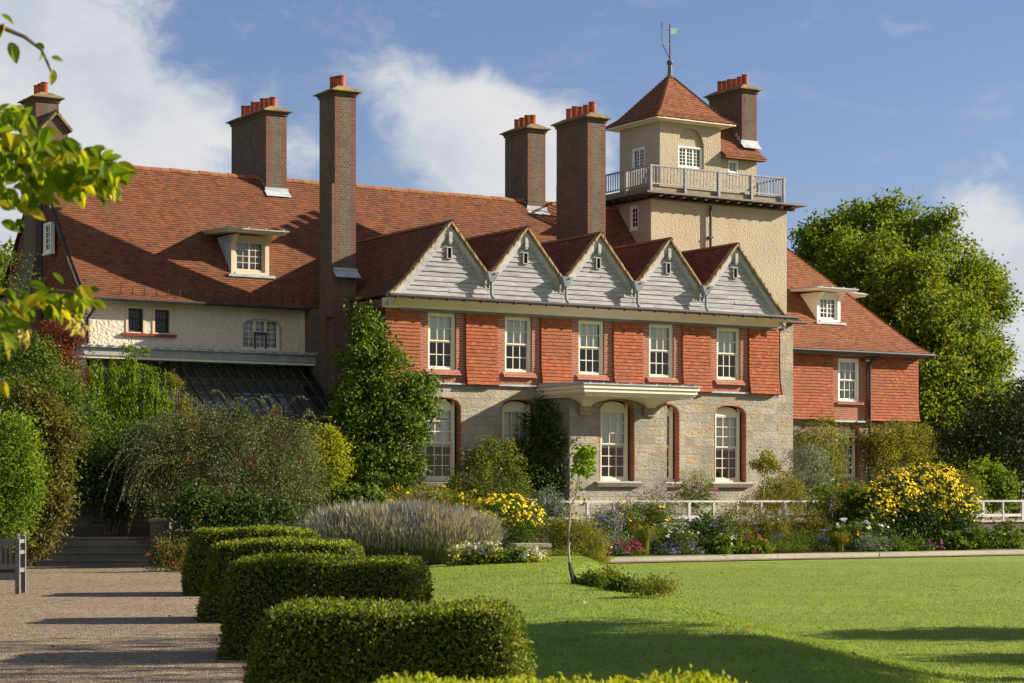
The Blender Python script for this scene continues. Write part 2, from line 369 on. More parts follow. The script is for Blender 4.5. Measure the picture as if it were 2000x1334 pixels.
def m_gravel():
    m, t = newmat('gravel'); oc = objc(t)
    vo = t.n('ShaderNodeTexVoronoi', ins={'Scale': 42.0}); t.l(oc, vo.inputs['Vector'])
    vo2 = t.n('ShaderNodeTexVoronoi', ins={'Scale': 15.0}); t.l(oc, vo2.inputs['Vector'])
    sep = t.n('ShaderNodeSeparateColor'); t.l(vo.outputs['Color'], sep.inputs[0])
    c = t.ramp(sep.outputs[0], [(0, (.14, .102, .064)), (.35, (.24, .182, .115)), (.7, (.345, .268, .172)), (.93, (.46, .38, .275)), (1, (.6, .54, .45))])
    big = t.noise(oc, .5, 6, .65)
    c = t.mix(.55, c, t.ramp(big, [(.3, (.62, .58, .55)), (.7, (1.12, 1.08, 1.02))]), 'MULTIPLY')
    sep2 = t.n('ShaderNodeSeparateColor'); t.l(vo2.outputs['Color'], sep2.inputs[0])
    c = t.mix(.5, c, t.ramp(sep2.outputs[1], [(0, (.5, .5, .5)), (1, (1.15, 1.12, 1.1))]), 'MULTIPLY')
    h = t.math('ADD', t.math('MULTIPLY', vo.outputs['Distance'], -1.0), t.math('MULTIPLY', t.noise(oc, 6, 3), 1.4))
    finish(t, c, .95, h, .7, .03, .15); return m
GRAVEL = m_gravel()
def m_grass():
    m, t = newmat('mown_grass'); oc = objc(t)
    big = t.noise(oc, .28, 7, .62, .5); mid = t.noise(oc, 2.6, 6, .7); fine = t.noise(oc, 30, 4, .7)
    c = t.ramp(big, [(.25, (.18, .255, .05)), (.5, (.22, .295, .062)), (.75, (.27, .31, .078))])
    c = t.mix(.45, c, t.ramp(mid, [(.3, (.62, .70, .5)), (.7, (1.22, 1.15, 1.05))]), 'MULTIPLY')
    st = t.n('ShaderNodeMapRange', ins={'Value': t.noise(oc, .9, 8, .75, .4), 'From Min': .55, 'From Max': .75, 'To Min': 0, 'To Max': .45}).outputs[0]
    c = t.mix(st, c, (.27, .245, .065))
    c = t.mix(.5, c, t.ramp(fine, [(.3, (.55, .6, .45)), (.7, (1.25, 1.22, 1.1))]), 'MULTIPLY')
    sk = t.noise(t.vmap(oc, (.35, 2.4, 1), (0, 0, .55)), 1.0, 6, .7)
    c = t.mix(t.n('ShaderNodeMapRange', ins={'Value': sk, 'From Min': .5, 'From Max': .72, 'To Min': 0, 'To Max': .38}).outputs[0], c, (.29, .27, .075))
    finish(t, c, .9, t.math('ADD', fine, t.math('MULTIPLY', mid, 1.5)), .6, .05, .1); return m
GRASS = m_grass()
BLADE = m_leaf('grass_blade', [(0, (.18, .255, .042)), (.5, (.21, .29, .05)), (.85, (.24, .305, .06)), (1, (.28, .295, .085))], .3, .04)

# ------------------------------------------------------------------ ground
def smooth(x): x = np.clip(x, 0, 1); return x*x*(3-2*x)
CD = np.array([8, 14, 18.2, 22.6, 28.8, 32.1, 36, 40, 46, 60.]); CA = np.array([3.4, 3.25, 3.0, 2.7, 2.1, .95, 1.2, 1.5, 1.8, 1.8])
CZ = np.array([0, .0, .02, .1, .2, .29, .34, .33, .25, .15])
GD = np.array([2, 14.3, 20.7, 26.8, 34, 44, 60.]); GA = np.array([1.2, -1.2, -2.5, -3.7, -5.0, -6.6, -9.5])   # right edge of the gravel
def ground_h(a, d):
    ac = np.interp(d, CD, CA); zc = np.interp(d, CD, CZ); ag = np.interp(d, GD, GA)
    up = zc*smooth((a-ag-.3)/np.maximum(ac-ag-.3, .5))
    dn = zc-(zc+.12+.22*np.exp(-((d-27)/11.)**2))*smooth((a-ac+.3)/np.interp(d, [30, 36, 60], [2.6, 1.2, 1.0]))
    h = np.where(a < ac-.35, up, np.minimum(up, dn))
    h = np.where(d > 50, np.minimum(h, np.where(a > ac, -.12, h)), h)
    return h
def sheet(name, A, Dd, hf, mat, mask=None):
    aa, dd = np.meshgrid(A, Dd); hh = hf(aa, dd)
    x = CAM[0]+dd*FWD[0]+aa*RGT[0]; y = CAM[1]+dd*FWD[1]+aa*RGT[1]
    P = np.stack([x, y, hh], -1); n, m_ = aa.shape
    idx = np.arange(n*m_).reshape(n, m_)
    F = np.stack([idx[:-1, :-1], idx[:-1, 1:], idx[1:, 1:], idx[1:, :-1]], -1).reshape(-1, 4)
    if mask is not None:
        ca = (aa[:-1, :-1]+aa[1:, 1:]).ravel()/2; cd_ = (dd[:-1, :-1]+dd[1:, 1:]).ravel()/2; F = F[mask(ca, cd_)]
    me = bpy.data.meshes.new(name); me.from_pydata(P.reshape(-1, 3).tolist(), [], F.tolist()); me.materials.append(mat)
    me.polygons.foreach_set('use_smooth', [True]*len(F)); me.update()
    return kind(link(name, me), 'structure')
b = MB(); b.face([(-2500, -2500, -.6), (2500, -2500, -.6), (2500, 2500, -.6), (-2500, 2500, -.6)])
kind(b.build('ground', GRASS), 'structure')
sheet("lawn", np.arange(-14, 30, .25), np.concatenate([np.arange(1, 30, .3), np.arange(30, 64, .5)]), ground_h, GRASS)
b = MB()
gd = np.linspace(2, 52, 60); ga = np.interp(gd, GD, GA)
for i in range(len(gd)-1):
    q = [CW(-16-.15*gd[i], gd[i]), CW(ga[i], gd[i]), CW(ga[i+1], gd[i+1]), CW(-16-.15*gd[i+1], gd[i+1])]
    b.face([(x, y, .012) for x, y in q])
kind(b.build('gravel_path', GRAVEL), 'structure')
# terrace in front of the house, border bed below it, path and kerb along the lawn
b = MB(); b.box(13, 90, -4.75, 30, -.5, .75); kind(b.build('terrace', PAVE), 'structure')
b = MB()
b.face([(26.2, -4.75, .22), (26.2, -8.6, .0), (95, -8.6, .0), (95, -4.75, .22)][::1])
b.face([(26.2, -8.6, .0), (26.2, -8.6, -.3), (95, -8.6, -.3), (95, -8.6, .0)]); b.face([(26.2, -4.75, .22), (26.2, -4.75, -.3), (26.2, -8.6, -.3), (26.2, -8.6, 0)])
kind(b.build('flower_bed', SOIL), 'structure')
b = MB(); b.box(26.2, 95, -8.95, -8.6, -.3, .015); kind(b.build('grass_verge', GRASS), 'structure')
b = MB(); x = 26.2
while x < 95:
    L = rnd.uniform(1.6, 2.4); b.box(x, x+L-.012, -9.12+rnd.uniform(-.01, .01), -8.95, -.3, .0+rnd.uniform(-.008, .012)); x += L
kind(b.build('stone_kerb', KERBM), 'structure')
b = MB(); b.face([(27.5, -9.12, -.095), (27.5, -10.1, -.095), (95, -10.1, -.095), (95, -9.12, -.095)]); kind(b.build('garden_path', GRAVEL), 'structure')

# ------------------------------------------------------------------ the house
HOUSE = empty('country_house', (33, 4, .75), 'long red tiled country house with five boarded gables, tall brick chimneys and a roughcast tower', 'house', world=True)
def hp(mb, name, mats, parent=HOUSE, **k): return mb.build(name, mats, parent, **k)

def tile_field(mb, O, U, prof, rng_fn, gauge=.1, tw=.165, lift=.022, jit=.0035, m=0, flip=False):
    """courses of plain tiles: O origin, U horizontal run, prof = points (out, z) from the eave upward,
    rng_fn(out, z) -> extent along U. 'out' is measured along U turned left by 90 degrees."""
    U = np.array(U, float); D = np.array([-U[1], U[0], 0.0]); Z = np.array([0, 0, 1.0]); O = np.array(O, float)
    pr = np.array(prof, float); seg = np.linalg.norm(np.diff(pr, axis=0), axis=1); cum = np.concatenate([[0], np.cumsum(seg)])
    s = 0.0; row = 0
    while s < cum[-1]-.02:
        s2 = min(s+gauge*1.25, cum[-1])
        p0 = np.array([np.interp(s, cum, pr[:, 0]), np.interp(s, cum, pr[:, 1])]); p1 = np.array([np.interp(s2, cum, pr[:, 0]), np.interp(s2, cum, pr[:, 1])])
        tg = p1-p0; L = np.linalg.norm(tg); tg = tg/max(L, 1e-6); nrm2 = np.array([-tg[1], tg[0]])
        if flip is None: pass
        n3 = nrm2[0]*D+nrm2[1]*Z
        a0, a1 = rng_fn(*p0); b0, b1 = rng_fn(*p1)
        if a1 > a0+.01:
            a = math.floor(a0/tw)*tw-(tw/2 if row % 2 else 0)
            while a < a1:
                l, r = max(a, a0), min(a+tw-.004, a1)
                if r-l > .012:
                    j = rnd.gauss(0, jit)*.5; jl = lift+abs(rnd.gauss(0, jit)); ds = rnd.gauss(0, .004)
                    lo = O+D*(p0[0]-tg[0]*ds)+Z*(p0[1]-tg[1]*ds); hi = O+D*p1[0]+Z*p1[1]
                    lu, ru = max(l, min(b0, l+.3)), min(r, max(b1, r-.3))
                    A = lo+U*l+n3*(jl+j); B = lo+U*r+n3*(jl-j); Cc = hi+U*ru+n3*.004; Dd = hi+U*lu+n3*.004
                    i = len(mb.v); mb.v += [tuple(q) for q in (A, B, Cc, Dd, lo+U*l-n3*.004, lo+U*r-n3*.004)]
                    mb.f += [(i, i+1, i+2, i+3), (i+4, i+5, i+1, i)]; mb.m += [m, m]
                a += tw
        s += gauge; row += 1

def wall(mb, x0, x1, z0, z1, y, opens, depth, m=0, mr=None, ring=None):
    """front wall in the plane y with openings (xa, xb, za, zb, arch rise); reveals of the given depth"""
    mr = m if mr is None else mr
    xs = sorted({x0, x1} | {o[0] for o in opens} | {o[1] for o in opens})
    for xa, xb in zip(xs[:-1], xs[1:]):
        oo = [o for o in opens if o[0] <= xa+1e-6 and o[1] >= xb-1e-6]
        if not oo: mb.face([(xa,y,z0),(xb,y,z0),(xb,y,z1),(xa,y,z1)], m); continue
        oo.sort(key=lambda o: o[2]); zz = z0
        for o in oo:
            za, zb, rs = o[2], o[3], o[4]
            if za > zz: mb.face([(xa,y,zz),(xb,y,zz),(xb,y,za),(xa,y,za)], m)
            N = 12 if rs else 1
            arc = [(xa+(xb-xa)*i/N, zb-rs+rs*math.sqrt(max(0, 1-(2*i/N-1)**2))**(1.0 if rs > .4 else .9)) for i in range(N+1)] if rs else [(xa, zb), (xb, zb)]
            zt = zb+.001 if o is not oo[-1] else z1
            if o is oo[-1]:
                for (p, q), (p2, q2) in zip(arc[:-1], arc[1:]): mb.face([(p,y,q),(p2,y,q2),(p2,y,z1),(p,y,z1)], m)
            zz = zb
            pts = [(xa, za)]+[(xa, zb-rs)]*(1 if rs else 0)+(arc if not rs else arc[1:-1])+([(xb, zb-rs)] if rs else [])+[(xb, za)]
            for (p, q), (p2, q2) in zip(pts[:-1], pts[1:]): mb.face([(p,y,q),(p2,y,q2),(p2,y+depth,q2),(p,y+depth,q)], mr)
            mb.face([(xa,y,za),(xb,y,za),(xb,y+depth,za),(xa,y+depth,za)][::-1], mr)
            if ring is not None:            # rubbed-brick ring round the opening, 3 mm proud
                rw, rm = ring; cx = (xa+xb)/2
                op = [(cx+(p-cx)*(1+2*rw/(xb-xa)), (q+rw if q > zb-rs+.01 else q)) for p, q in pts]
                for k in range(len(pts)-1): mb.face([(pts[k][0],y-.004,pts[k][1]),(op[k][0],y-.004,op[k][1]),(op[k+1][0],y-.004,op[k+1][1]),(pts[k+1][0],y-.004,pts[k+1][1])], rm)

def window(x0, x1, z0, z1, y, cols, rows, M=None, parent=HOUSE, paint=None, fr=.075, bar=.024, blind=0.0, split=None, arch=0, curtain=False, name='sash_window', sash=None, mulls=(), seed=0, deep=.9, ext=.35):
    """window > glass, blind, room behind; rows = (upper, lower) pane rows of a sash, or (n,)"""
    paint = paint or PAINT; M = M or Matrix.Identity(4); b = MB()
    b.box(x0, x0+fr, y, y+.12, z0, z1); b.box(x1-fr, x1, y, y+.12, z0, z1)
    zt = z1-arch
    if arch:
        N = 10; arc = [(x0+fr+(x1-x0-2*fr)*i/N, zt+arch*math.sqrt(max(0, 1-(2*i/N-1)**2))) for i in range(N+1)]
        for (p, q), (p2, q2) in zip(arc[:-1], arc[1:]):
            b.face([(p,y+.03,zt-.05),(p2,y+.03,zt-.05),(p2,y+.03,q2),(p,y+.03,q)])
        b.box(x0+fr, x1-fr, y+.01, y+.12, zt-.10, zt-.05)
    else: b.box(x0+fr, x1-fr, y, y+.12, z1-fr, z1)
    b.box(x0-.02, x1+.02, y-.035, y+.12, z0-.06, z0)
    b.box(x0+fr, x1-fr, y+.01, y+.12, z0, z0+.06)
    ix0, ix1 = x0+fr, x1-fr; iz0, iz1 = z0+.06, (zt-.10 if arch else z1-fr)
    s = sash if sash else None
    if len(rows) == 2:
        zm = iz0+(iz1-iz0)*rows[1]/(rows[0]+rows[1])
        secs = [(iz0, zm, rows[1], y+.06), (zm, iz1, rows[0], y+.025)]
    else: secs = [(iz0, iz1, rows[0], y+.04)]
    for (za, zb, nr, yy) in secs:
        st = .038
        b.box(ix0, ix0+st, yy, yy+.035, za, zb); b.box(ix1-st, ix1, yy, yy+.035, za, zb)
        b.box(ix0+st, ix1-st, yy, yy+.035, za, za+st); b.box(ix0+st, ix1-st, yy, yy+.035, zb-st, zb)
        gx0, gx1, gz0, gz1 = ix0+st, ix1-st, za+st, zb-st
        for i in range(1, cols):
            xm = gx0+(gx1-gx0)*i/cols; wd = (.085 if x1-x0 > 1.2 and cols == 6 else .055) if i in mulls else bar; b.box(xm-wd/2, xm+wd/2, yy+.005, yy+.03, gz0, gz1)
        for i in range(1, nr):
            zq = gz0+(gz1-gz0)*i/nr
            for j in range(cols):
                xa = gx0+(gx1-gx0)*j/cols+(bar/2 if j else 0); xb = gx0+(gx1-gx0)*(j+1)/cols-(bar/2 if j < cols-1 else 0)
                b.box(xa, xb, yy+.006, yy+.029, zq-bar/2, zq+bar/2)
    f = b.xf(M).build(name, paint, parent)
    g = MB()
    for (za, zb, nr, yy) in secs: g.face([(ix0,yy+.018,za),(ix1,yy+.018,za),(ix1,yy+.018,zb),(ix0,yy+.018,zb)])
    g.xf(M).build('glass', GLASS, f)
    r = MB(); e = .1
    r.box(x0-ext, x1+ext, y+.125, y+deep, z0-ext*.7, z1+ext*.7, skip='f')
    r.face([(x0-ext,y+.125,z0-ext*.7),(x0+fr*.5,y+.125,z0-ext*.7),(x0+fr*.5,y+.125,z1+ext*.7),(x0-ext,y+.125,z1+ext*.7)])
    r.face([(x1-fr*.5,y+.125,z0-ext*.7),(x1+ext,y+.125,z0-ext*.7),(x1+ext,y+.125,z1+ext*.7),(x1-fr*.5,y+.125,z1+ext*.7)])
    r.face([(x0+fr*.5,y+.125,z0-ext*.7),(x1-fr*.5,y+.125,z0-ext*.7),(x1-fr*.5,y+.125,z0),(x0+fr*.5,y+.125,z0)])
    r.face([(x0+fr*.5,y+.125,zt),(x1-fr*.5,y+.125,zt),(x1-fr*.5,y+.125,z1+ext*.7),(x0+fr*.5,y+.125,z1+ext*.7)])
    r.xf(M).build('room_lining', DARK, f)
    if blind:
        zb = iz1-(iz1-iz0)*blind; bl = MB(); N = 14
        for i in range(N):
            xa = ix0+(ix1-ix0)*i/N; xb = ix0+(ix1-ix0)*(i+1)/N; ya = y+.16+.012*math.sin(i*1.7+seed); yb = y+.16+.012*math.sin((i+1)*1.7+seed)
            bl.face([(xa,ya,zb),(xb,yb,zb),(xb,yb,iz1),(xa,ya,iz1)])
        bl.xf(M).build('blind', BLIND, f)
    if curtain:
        cu = MB(); N = 24
        for i in range(N):
            xa = ix0+(ix1-ix0)*i/N; xb = ix0+(ix1-ix0)*(i+1)/N; ya = y+.19+.035*math.sin(i*1.3+seed); yb = y+.19+.035*math.sin((i+1)*1.3+seed)
            cu.face([(xa,ya,iz0),(xb,yb,iz0),(xb,yb,iz1),(xa,ya,iz1)])
        cu.xf(M).build('net_curtain', CURT, f)
    return f
def side_wall(mb, M, *a, **k): t = MB(); wall(t, *a, **k); t.xf(M); n = len(mb.v); mb.v += t.v; mb.f += [tuple(i+n for i in f) for f in t.f]; mb.m += t.m
def facing_left(X, Y):   # wall looking towards -X: local x -> -Y, depth -> +X
    return Matrix(((0, 1, 0, X), (-1, 0, 0, Y), (0, 0, 1, 0), (0, 0, 0, 1)))
def facing_right(X, Y):
    return Matrix(((0, -1, 0, X), (1, 0, 0, Y), (0, 0, 1, 0), (0, 0, 0, 1)))

# --- main range: roof, left gable end, white wall
EV, EZ, RV, RZ = 3.5, 7.36, 7.85, 11.93
PROF = [(-EV, 0)]
prof_main = [(0, EZ), (.35, EZ+.24), (.8, EZ+.64), (1.4, EZ+1.25), (RV-EV, RZ)]
def roof_z(v): return float(np.interp(v-EV, [p[0] for p in prof_main], [p[1] for p in prof_main]))
def roof_v(z): return EV+float(np.interp(z, [p[1] for p in prof_main], [p[0] for p in prof_main]))
b = MB(); tile_field(b, (0, EV, 0), (1, 0, 0), prof_main, lambda o, z: (21.86, 43.7))
roof = hp(b, 'main_roof', ROOF)
b = MB()
for (o, z), (o2, z2) in zip(prof_main[:-1], prof_main[1:]):
    b.face([(21.9, EV+o, z-.03), (43.6, EV+o, z-.03), (43.6, EV+o2, z2-.03), (21.9, EV+o2, z2-.03)])
b.face([(21.9, RV, RZ-.03), (43.6, RV, RZ-.03), (43.6, 2*RV-EV, EZ), (21.9, 2*RV-EV, EZ)][:4])
b.build('roof_underlay', GUT, roof)
b = MB(); x = 21.9
while x < 43.6:
    L = min(.33, 43.6-x); dz = rnd.uniform(-.012, .012)
    P = [(RV+.11*math.cos(t), RZ-.05+.11*math.sin(t)+dz) for t in np.linspace(-.2, math.pi+.2, 7)]
    for (y1, z1), (y2, z2) in zip(P[:-1], P[1:]): b.face([(x,y1,z1),(x+L-.012,y1,z1),(x+L-.012,y2,z2),(x,y2,z2)][::-1])
    x += L
b.build('ridge_tiles', RIDGE, roof)
# verge bargeboard of the left gable end
b = MB()
for (o, z), (o2, z2) in zip(prof_main[:-1], prof_main[1:]):
    b.bar((21.84, EV+o-.02, z-.09), (21.84, EV+o2-.02, z2-.09), .05, .20, up=(1, 0, 0))
b.build('verge_board', DOAK0, roof)
# left gable end wall, tile hung above
b = MB()
poly = [(3.95, .75), (3.95, EZ+.3), (roof_v(8.6)+.05, 8.6), (RV, RZ-.12), (2*RV-roof_v(8.6), 8.6), (11.8, EZ), (11.8, .75)]
b.face([(22.05, p, q) for p, q in poly][::-1], 0)
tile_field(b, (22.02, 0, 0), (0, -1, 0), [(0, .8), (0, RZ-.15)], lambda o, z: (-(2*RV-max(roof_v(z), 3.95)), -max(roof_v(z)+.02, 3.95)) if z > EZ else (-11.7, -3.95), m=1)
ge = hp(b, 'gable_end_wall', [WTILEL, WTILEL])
window(-7.12, -6.46, 8.95, 9.85, -.20, 2, (4,), facing_left(22.0, 0), paint=PAINTW, name='casement_window', fr=.06, deep=.14, ext=-.02)
# white roughcast wall
b = MB()
wins = [(23.24, 23.70, 6.44, 7.13, 0), (24.07, 24.53, 6.44, 7.13, 0), (26.86, 28.22, 6.05, 7.0, .26)]
wall(b, 22.0, 29.05, .75, 7.42, 3.9, wins, .16, 0)
b.face([(22.0, 4.6, .75), (22.0, 3.9, .75), (22.0, 3.9, 7.42), (22.0, 4.6, 7.42)]); b.box(28.75, 29.05, 3.75, 3.895, 5.9, 7.4)
hp(b, 'white_roughcast_wall', CREAM)
for i, (xa, xb, za, zb, _) in enumerate(wins[:2]):
    f = window(xa+.0, xb, za, zb, 3.96, 3, (3, 4), paint=GUT, name='sash_window', fr=.035, bar=.016)
    b = MB(); t_ = .075; b.box(xa-t_, xa, 3.875, 3.93, za-.03, zb+t_); b.box(xb, xb+t_, 3.875, 3.93, za-.03, zb+t_); b.box(xa, xb, 3.875, 3.93, zb, zb+t_); b.build('surround', PAINTB, f)
    b = MB(); b.box(xa-.2, xb+.2, 3.80, 3.89, za-.12, za-.04); b.build('tile_sill', WTILEL, f)
f = window(26.90, 28.18, 6.05, 7.02, 4.0, 6, (5,), paint=PAINT, name='triple_window', fr=.05, bar=.018, curtain=True, mulls=(2, 4))
b = MB(); b.box(27.34, 27.37, 3.97, 4.05, 6.1, 6.55); b.box(27.70, 27.73, 3.97, 4.05, 6.1, 6.55); b.box(27.34, 27.73, 3.97, 4.05, 6.55, 6.6); b.build('opening_casement', GUT, f)
# eaves gutter and snow guards of the main range
b = MB(); b.tube([(21.95, EV-.04, EZ-.03), (29.1, EV-.04, EZ-.03)], .06, 6)
g = hp(b, 'eaves_gutter', GUT)
b = MB()
for i in range(17): b = MB(); b.bar((22.9+i*.37, EV+.12, EZ+.12), (22.9+i*.37, EV+.1, EZ+.36), .025, .02); b.build('snow_guard', GUT, g)
b = MB(); b.tube([(22.06, EV-.02, EZ-.06), (22.08, EV+.05, EZ-.3), (21.96, 3.78, EZ-.6), (21.96, 3.78, .8)], .05, 7); hp(b, 'drainpipe', GUT)

# --- main dormer (and the wing's, same builder)
def dormer(x0, x1, yf, zs, zh, yroof, paint, cheek, M=None):
    M = M or Matrix.Identity(4)
    b = MB(); t_ = .13
    b.box(x0, x0+t_, yf, yf+.14, zs, zh); b.box(x1-t_, x1, yf, yf+.14, zs, zh); b.box(x0+t_, x1-t_, yf, yf+.14, zh-.16, zh)
    b.box(x0+t_, x1-t_, yf-.02, yf+.14, zs, zs+.07)
    for s, xx in ((1, x0), (-1, x1)):
        b.hexa([(xx,yf-.002,zh-.3),(xx+s*t_,yf-.002,zh-.3),(xx+s*t_,yf+.02,zh-.3),(xx,yf+.02,zh-.3)][::s], [(xx-s*.0,yf-.3,zh-.02),(xx+s*t_,yf-.3,zh-.02),(xx+s*t_,yf+.02,zh-.02),(xx,yf+.02,zh-.02)][::s])
    o = b.xf(M).build('dormer', paint, HOUSE)
    for xx in (x0+.01, x1-.01):
        b = MB(); b.face([(xx, yf+.14, zs), (xx, yf+.14, zh), (xx, yroof+.1, zh), (xx, yf+.2, zs-.05)])
        b.xf(M).build('cheek', cheek, o)
    b = MB(); oh = .34
    b.hexa([(x0-oh,yf-.46,zh+.02),(x1+oh,yf-.46,zh+.02),(x1+oh,yroof+.15,zh+.1),(x0-oh,yroof+.15,zh+.1)], [(x0-oh-.06,yf-.52,zh+.10),(x1+oh+.06,yf-.52,zh+.10),(x1+oh+.06,yroof+.15,zh+.19),(x0-oh-.06,yroof+.15,zh+.19)])
    b.xf(M).build('soffit_cornice', paint, o)
    b = MB()
    b.hexa([(x0-oh-.08,yf-.54,zh+.103),(x1+oh+.08,yf-.54,zh+.103),(x1+oh+.08,yroof+.2,zh+.193),(x0-oh-.08,yroof+.2,zh+.193)], [(x0-oh-.08,yf-.54,zh+.135),(x1+oh+.08,yf-.54,zh+.135),(x1+oh+.08,yroof+.2,zh+.225),(x0-oh-.08,yroof+.2,zh+.225)])
    for k in range(4):
        xx = x0-oh+.1+k*(x1-x0+2*oh-.2)/3; b.bar((xx, yf-.54, zh+.15), (xx, yroof+.2, zh+.24), .05, .05)
    b.xf(M).build('lead_roof', LEAD, o)
    b = MB(); b.box(x0-.14, x1+.14, yf-.16, yf+.0, zs-.10, zs-.02); b.xf(M).build('lead_apron', LEAD, o)
    window(x0+t_, x1-t_, zs+.07, zh-.16, yf+.04, 4, (4,), M, o if False else HOUSE, paint, name='dormer_window', fr=.05, bar=.02, curtain=True, mulls=(2,), ext=.05, deep=.5)
dormer(26.88, 28.15, 4.68, 8.42, 9.62, roof_v(9.75), PAINTB, LEAD)

# --- chimneys
def chimney(x0, x1, y0, y1, z0, z1, npots, flash=None, potr=.115, quoin=.17, cap=.15):
    b = MB(); q = quoin
    for xa, xb, m in ((x0, x0+q, 0), (x0+q, x1-q, 1), (x1-q, x1, 0)): b.face([(xa,y0,z0),(xb,y0,z0),(xb,y0,z1),(xa,y0,z1)], m)
    for ya, yb, m in ((y1, y1-q, 0), (y1-q, y0+q, 2), (y0+q, y0, 0)): b.face([(x0,ya,z0),(x0,yb,z0),(x0,yb,z1),(x0,ya,z1)], m if m else 2)
    b.face([(x1,y0,z0),(x1,y1,z0),(x1,y1,z1),(x1,y0,z1)], 2); b.face([(x1,y1,z0),(x0,y1,z0),(x0,y1,z1),(x1,y1,z1)], 2)
    b.box(x0-.035, x1+.035, y0-.035, y1+.035, z1, z1+.075, 2); b.box(x0-.07, x1+.07, y0-.07, y1+.07, z1+.075, z1+.12, 2)
    c = hp(b, 'chimney', [BRK, BRG, BRKS])
    b = MB(); e = cap; zz = z1+.12
    b.box(x0-e, x1+e, y0-e, y1+e, zz, zz+.03, 0)
    xm = (x0+x1)/2; wtop = .16
    b.hexa([(x0-e,y0-e,zz+.03),(x1+e,y0-e,zz+.03),(x1+e,y1+e,zz+.03),(x0-e,y1+e,zz+.03)], [(xm-wtop,y0+.12,zz+.20),(xm+wtop,y0+.12,zz+.20),(xm+wtop,y1-.12,zz+.20),(xm-wtop,y1-.12,zz+.20)])
    b.build('chimney_cap', LICH, c)
    for i in range(npots):
        yy = y0+.25+(y1-y0-.5)*(i/(npots-1) if npots > 1 else .5); h = .36+rnd.uniform(-.03, .05); r = potr*rnd.uniform(.93, 1.04)
        p = MB(); z = zz+.17
        p.tube([(xm, yy, z), (xm, yy, z+.05), (xm, yy, z+h*.9), (xm, yy, z+h*.9), (xm, yy, z+h), (xm, yy, z+h), (xm, yy, z+h-.15)], [r*1.02, r, r*.98, r*1.08, r*1.08, r*.8, r*.75], 12)
        p.build('chimney_pot', POT, c)
    if flash:
        b = MB(); zf = flash
        b.box(x0-.05, x1+.05, y0-.03, y0-.003, zf-.02, zf+.13); b.face([(x0-.07,y0-.22,zf-.17),(x1+.07,y0-.22,zf-.17),(x1+.07,y0-.02,zf+.02),(x0-.07,y0-.02,zf+.02)])
        for k in range(3): b.box(x0-.012, x0-.002, y0+k*.12, y0+k*.12+.14, zf+.02+k*.13, zf+.15+k*.13)
        b.build('lead_flashing', LEAD, c)
    return c
chimney(29.33, 30.06, 7.40, 10.1, 10.6, 13.92, 7, flash=11.45)
chimney(39.41, 40.14, 7.58, 9.1, 10.6, 14.30, 4, flash=11.6)
c3 = chimney(29.05, 29.76, 1.99, 3.02, .75, 13.66, 3, flash=8.35)
b = MB(); b.box(28.95, 29.045, 1.99, 2.36, 7.0, 11.0, 0); b.box(28.92, 29.046, 2.4, 3.86, .75, 7.3, 0); b.box(29.77, 29.8, 1.95, 3.1, .75, 7.3, 0)
b.build('chimney_breast', [BRKS], c3)
chimney(38.18, 38.88, 2.00, 3.85, 7.9, 13.72, 5)
# external stack on the left gable end
c1 = chimney(21.87, 22.60, 8.0, 9.14, 7.5, 13.72, 3)
b = MB(); b.box(21.97, 22.71, 7.5, 7.998, 7.5, 12.85, 0)
b.box(21.6, 22.02, 7.75, 9.6, .75, 8.0, 0)
b.hexa([(21.6,7.75,8.0),(22.02,7.75,8.0),(22.02,9.6,8.0),(21.6,9.6,8.0)], [(21.88,8.0,9.2),(22.02,8.0,9.2),(22.02,9.14,9.2),(21.88,9.14,9.2)], 0)
b.face([(21.97,7.5,12.85),(22.71,7.5,12.85),(22.34,7.5,13.32)], 0)
xm = 22.34
for s in (-1, 1):
    b.hexa([(xm-.02*s,7.40,13.30),(xm-.02*s,7.99,13.30),(xm+s*.47,7.99,12.76),(xm+s*.47,7.40,12.76)], [(xm-.02*s,7.40,13.42),(xm-.02*s,7.99,13.42),(xm+s*.50,7.99,12.83),(xm+s*.50,7.40,12.83)], 1)
b.build('stack_buttress', [BRKS, LICH], c1)
for yy in (7.7, 7.9): b = MB(); b.tube([(21.93, yy, .8), (21.93, yy, 10.6)], .045, 6); b.build('drainpipe', GUT, c1)

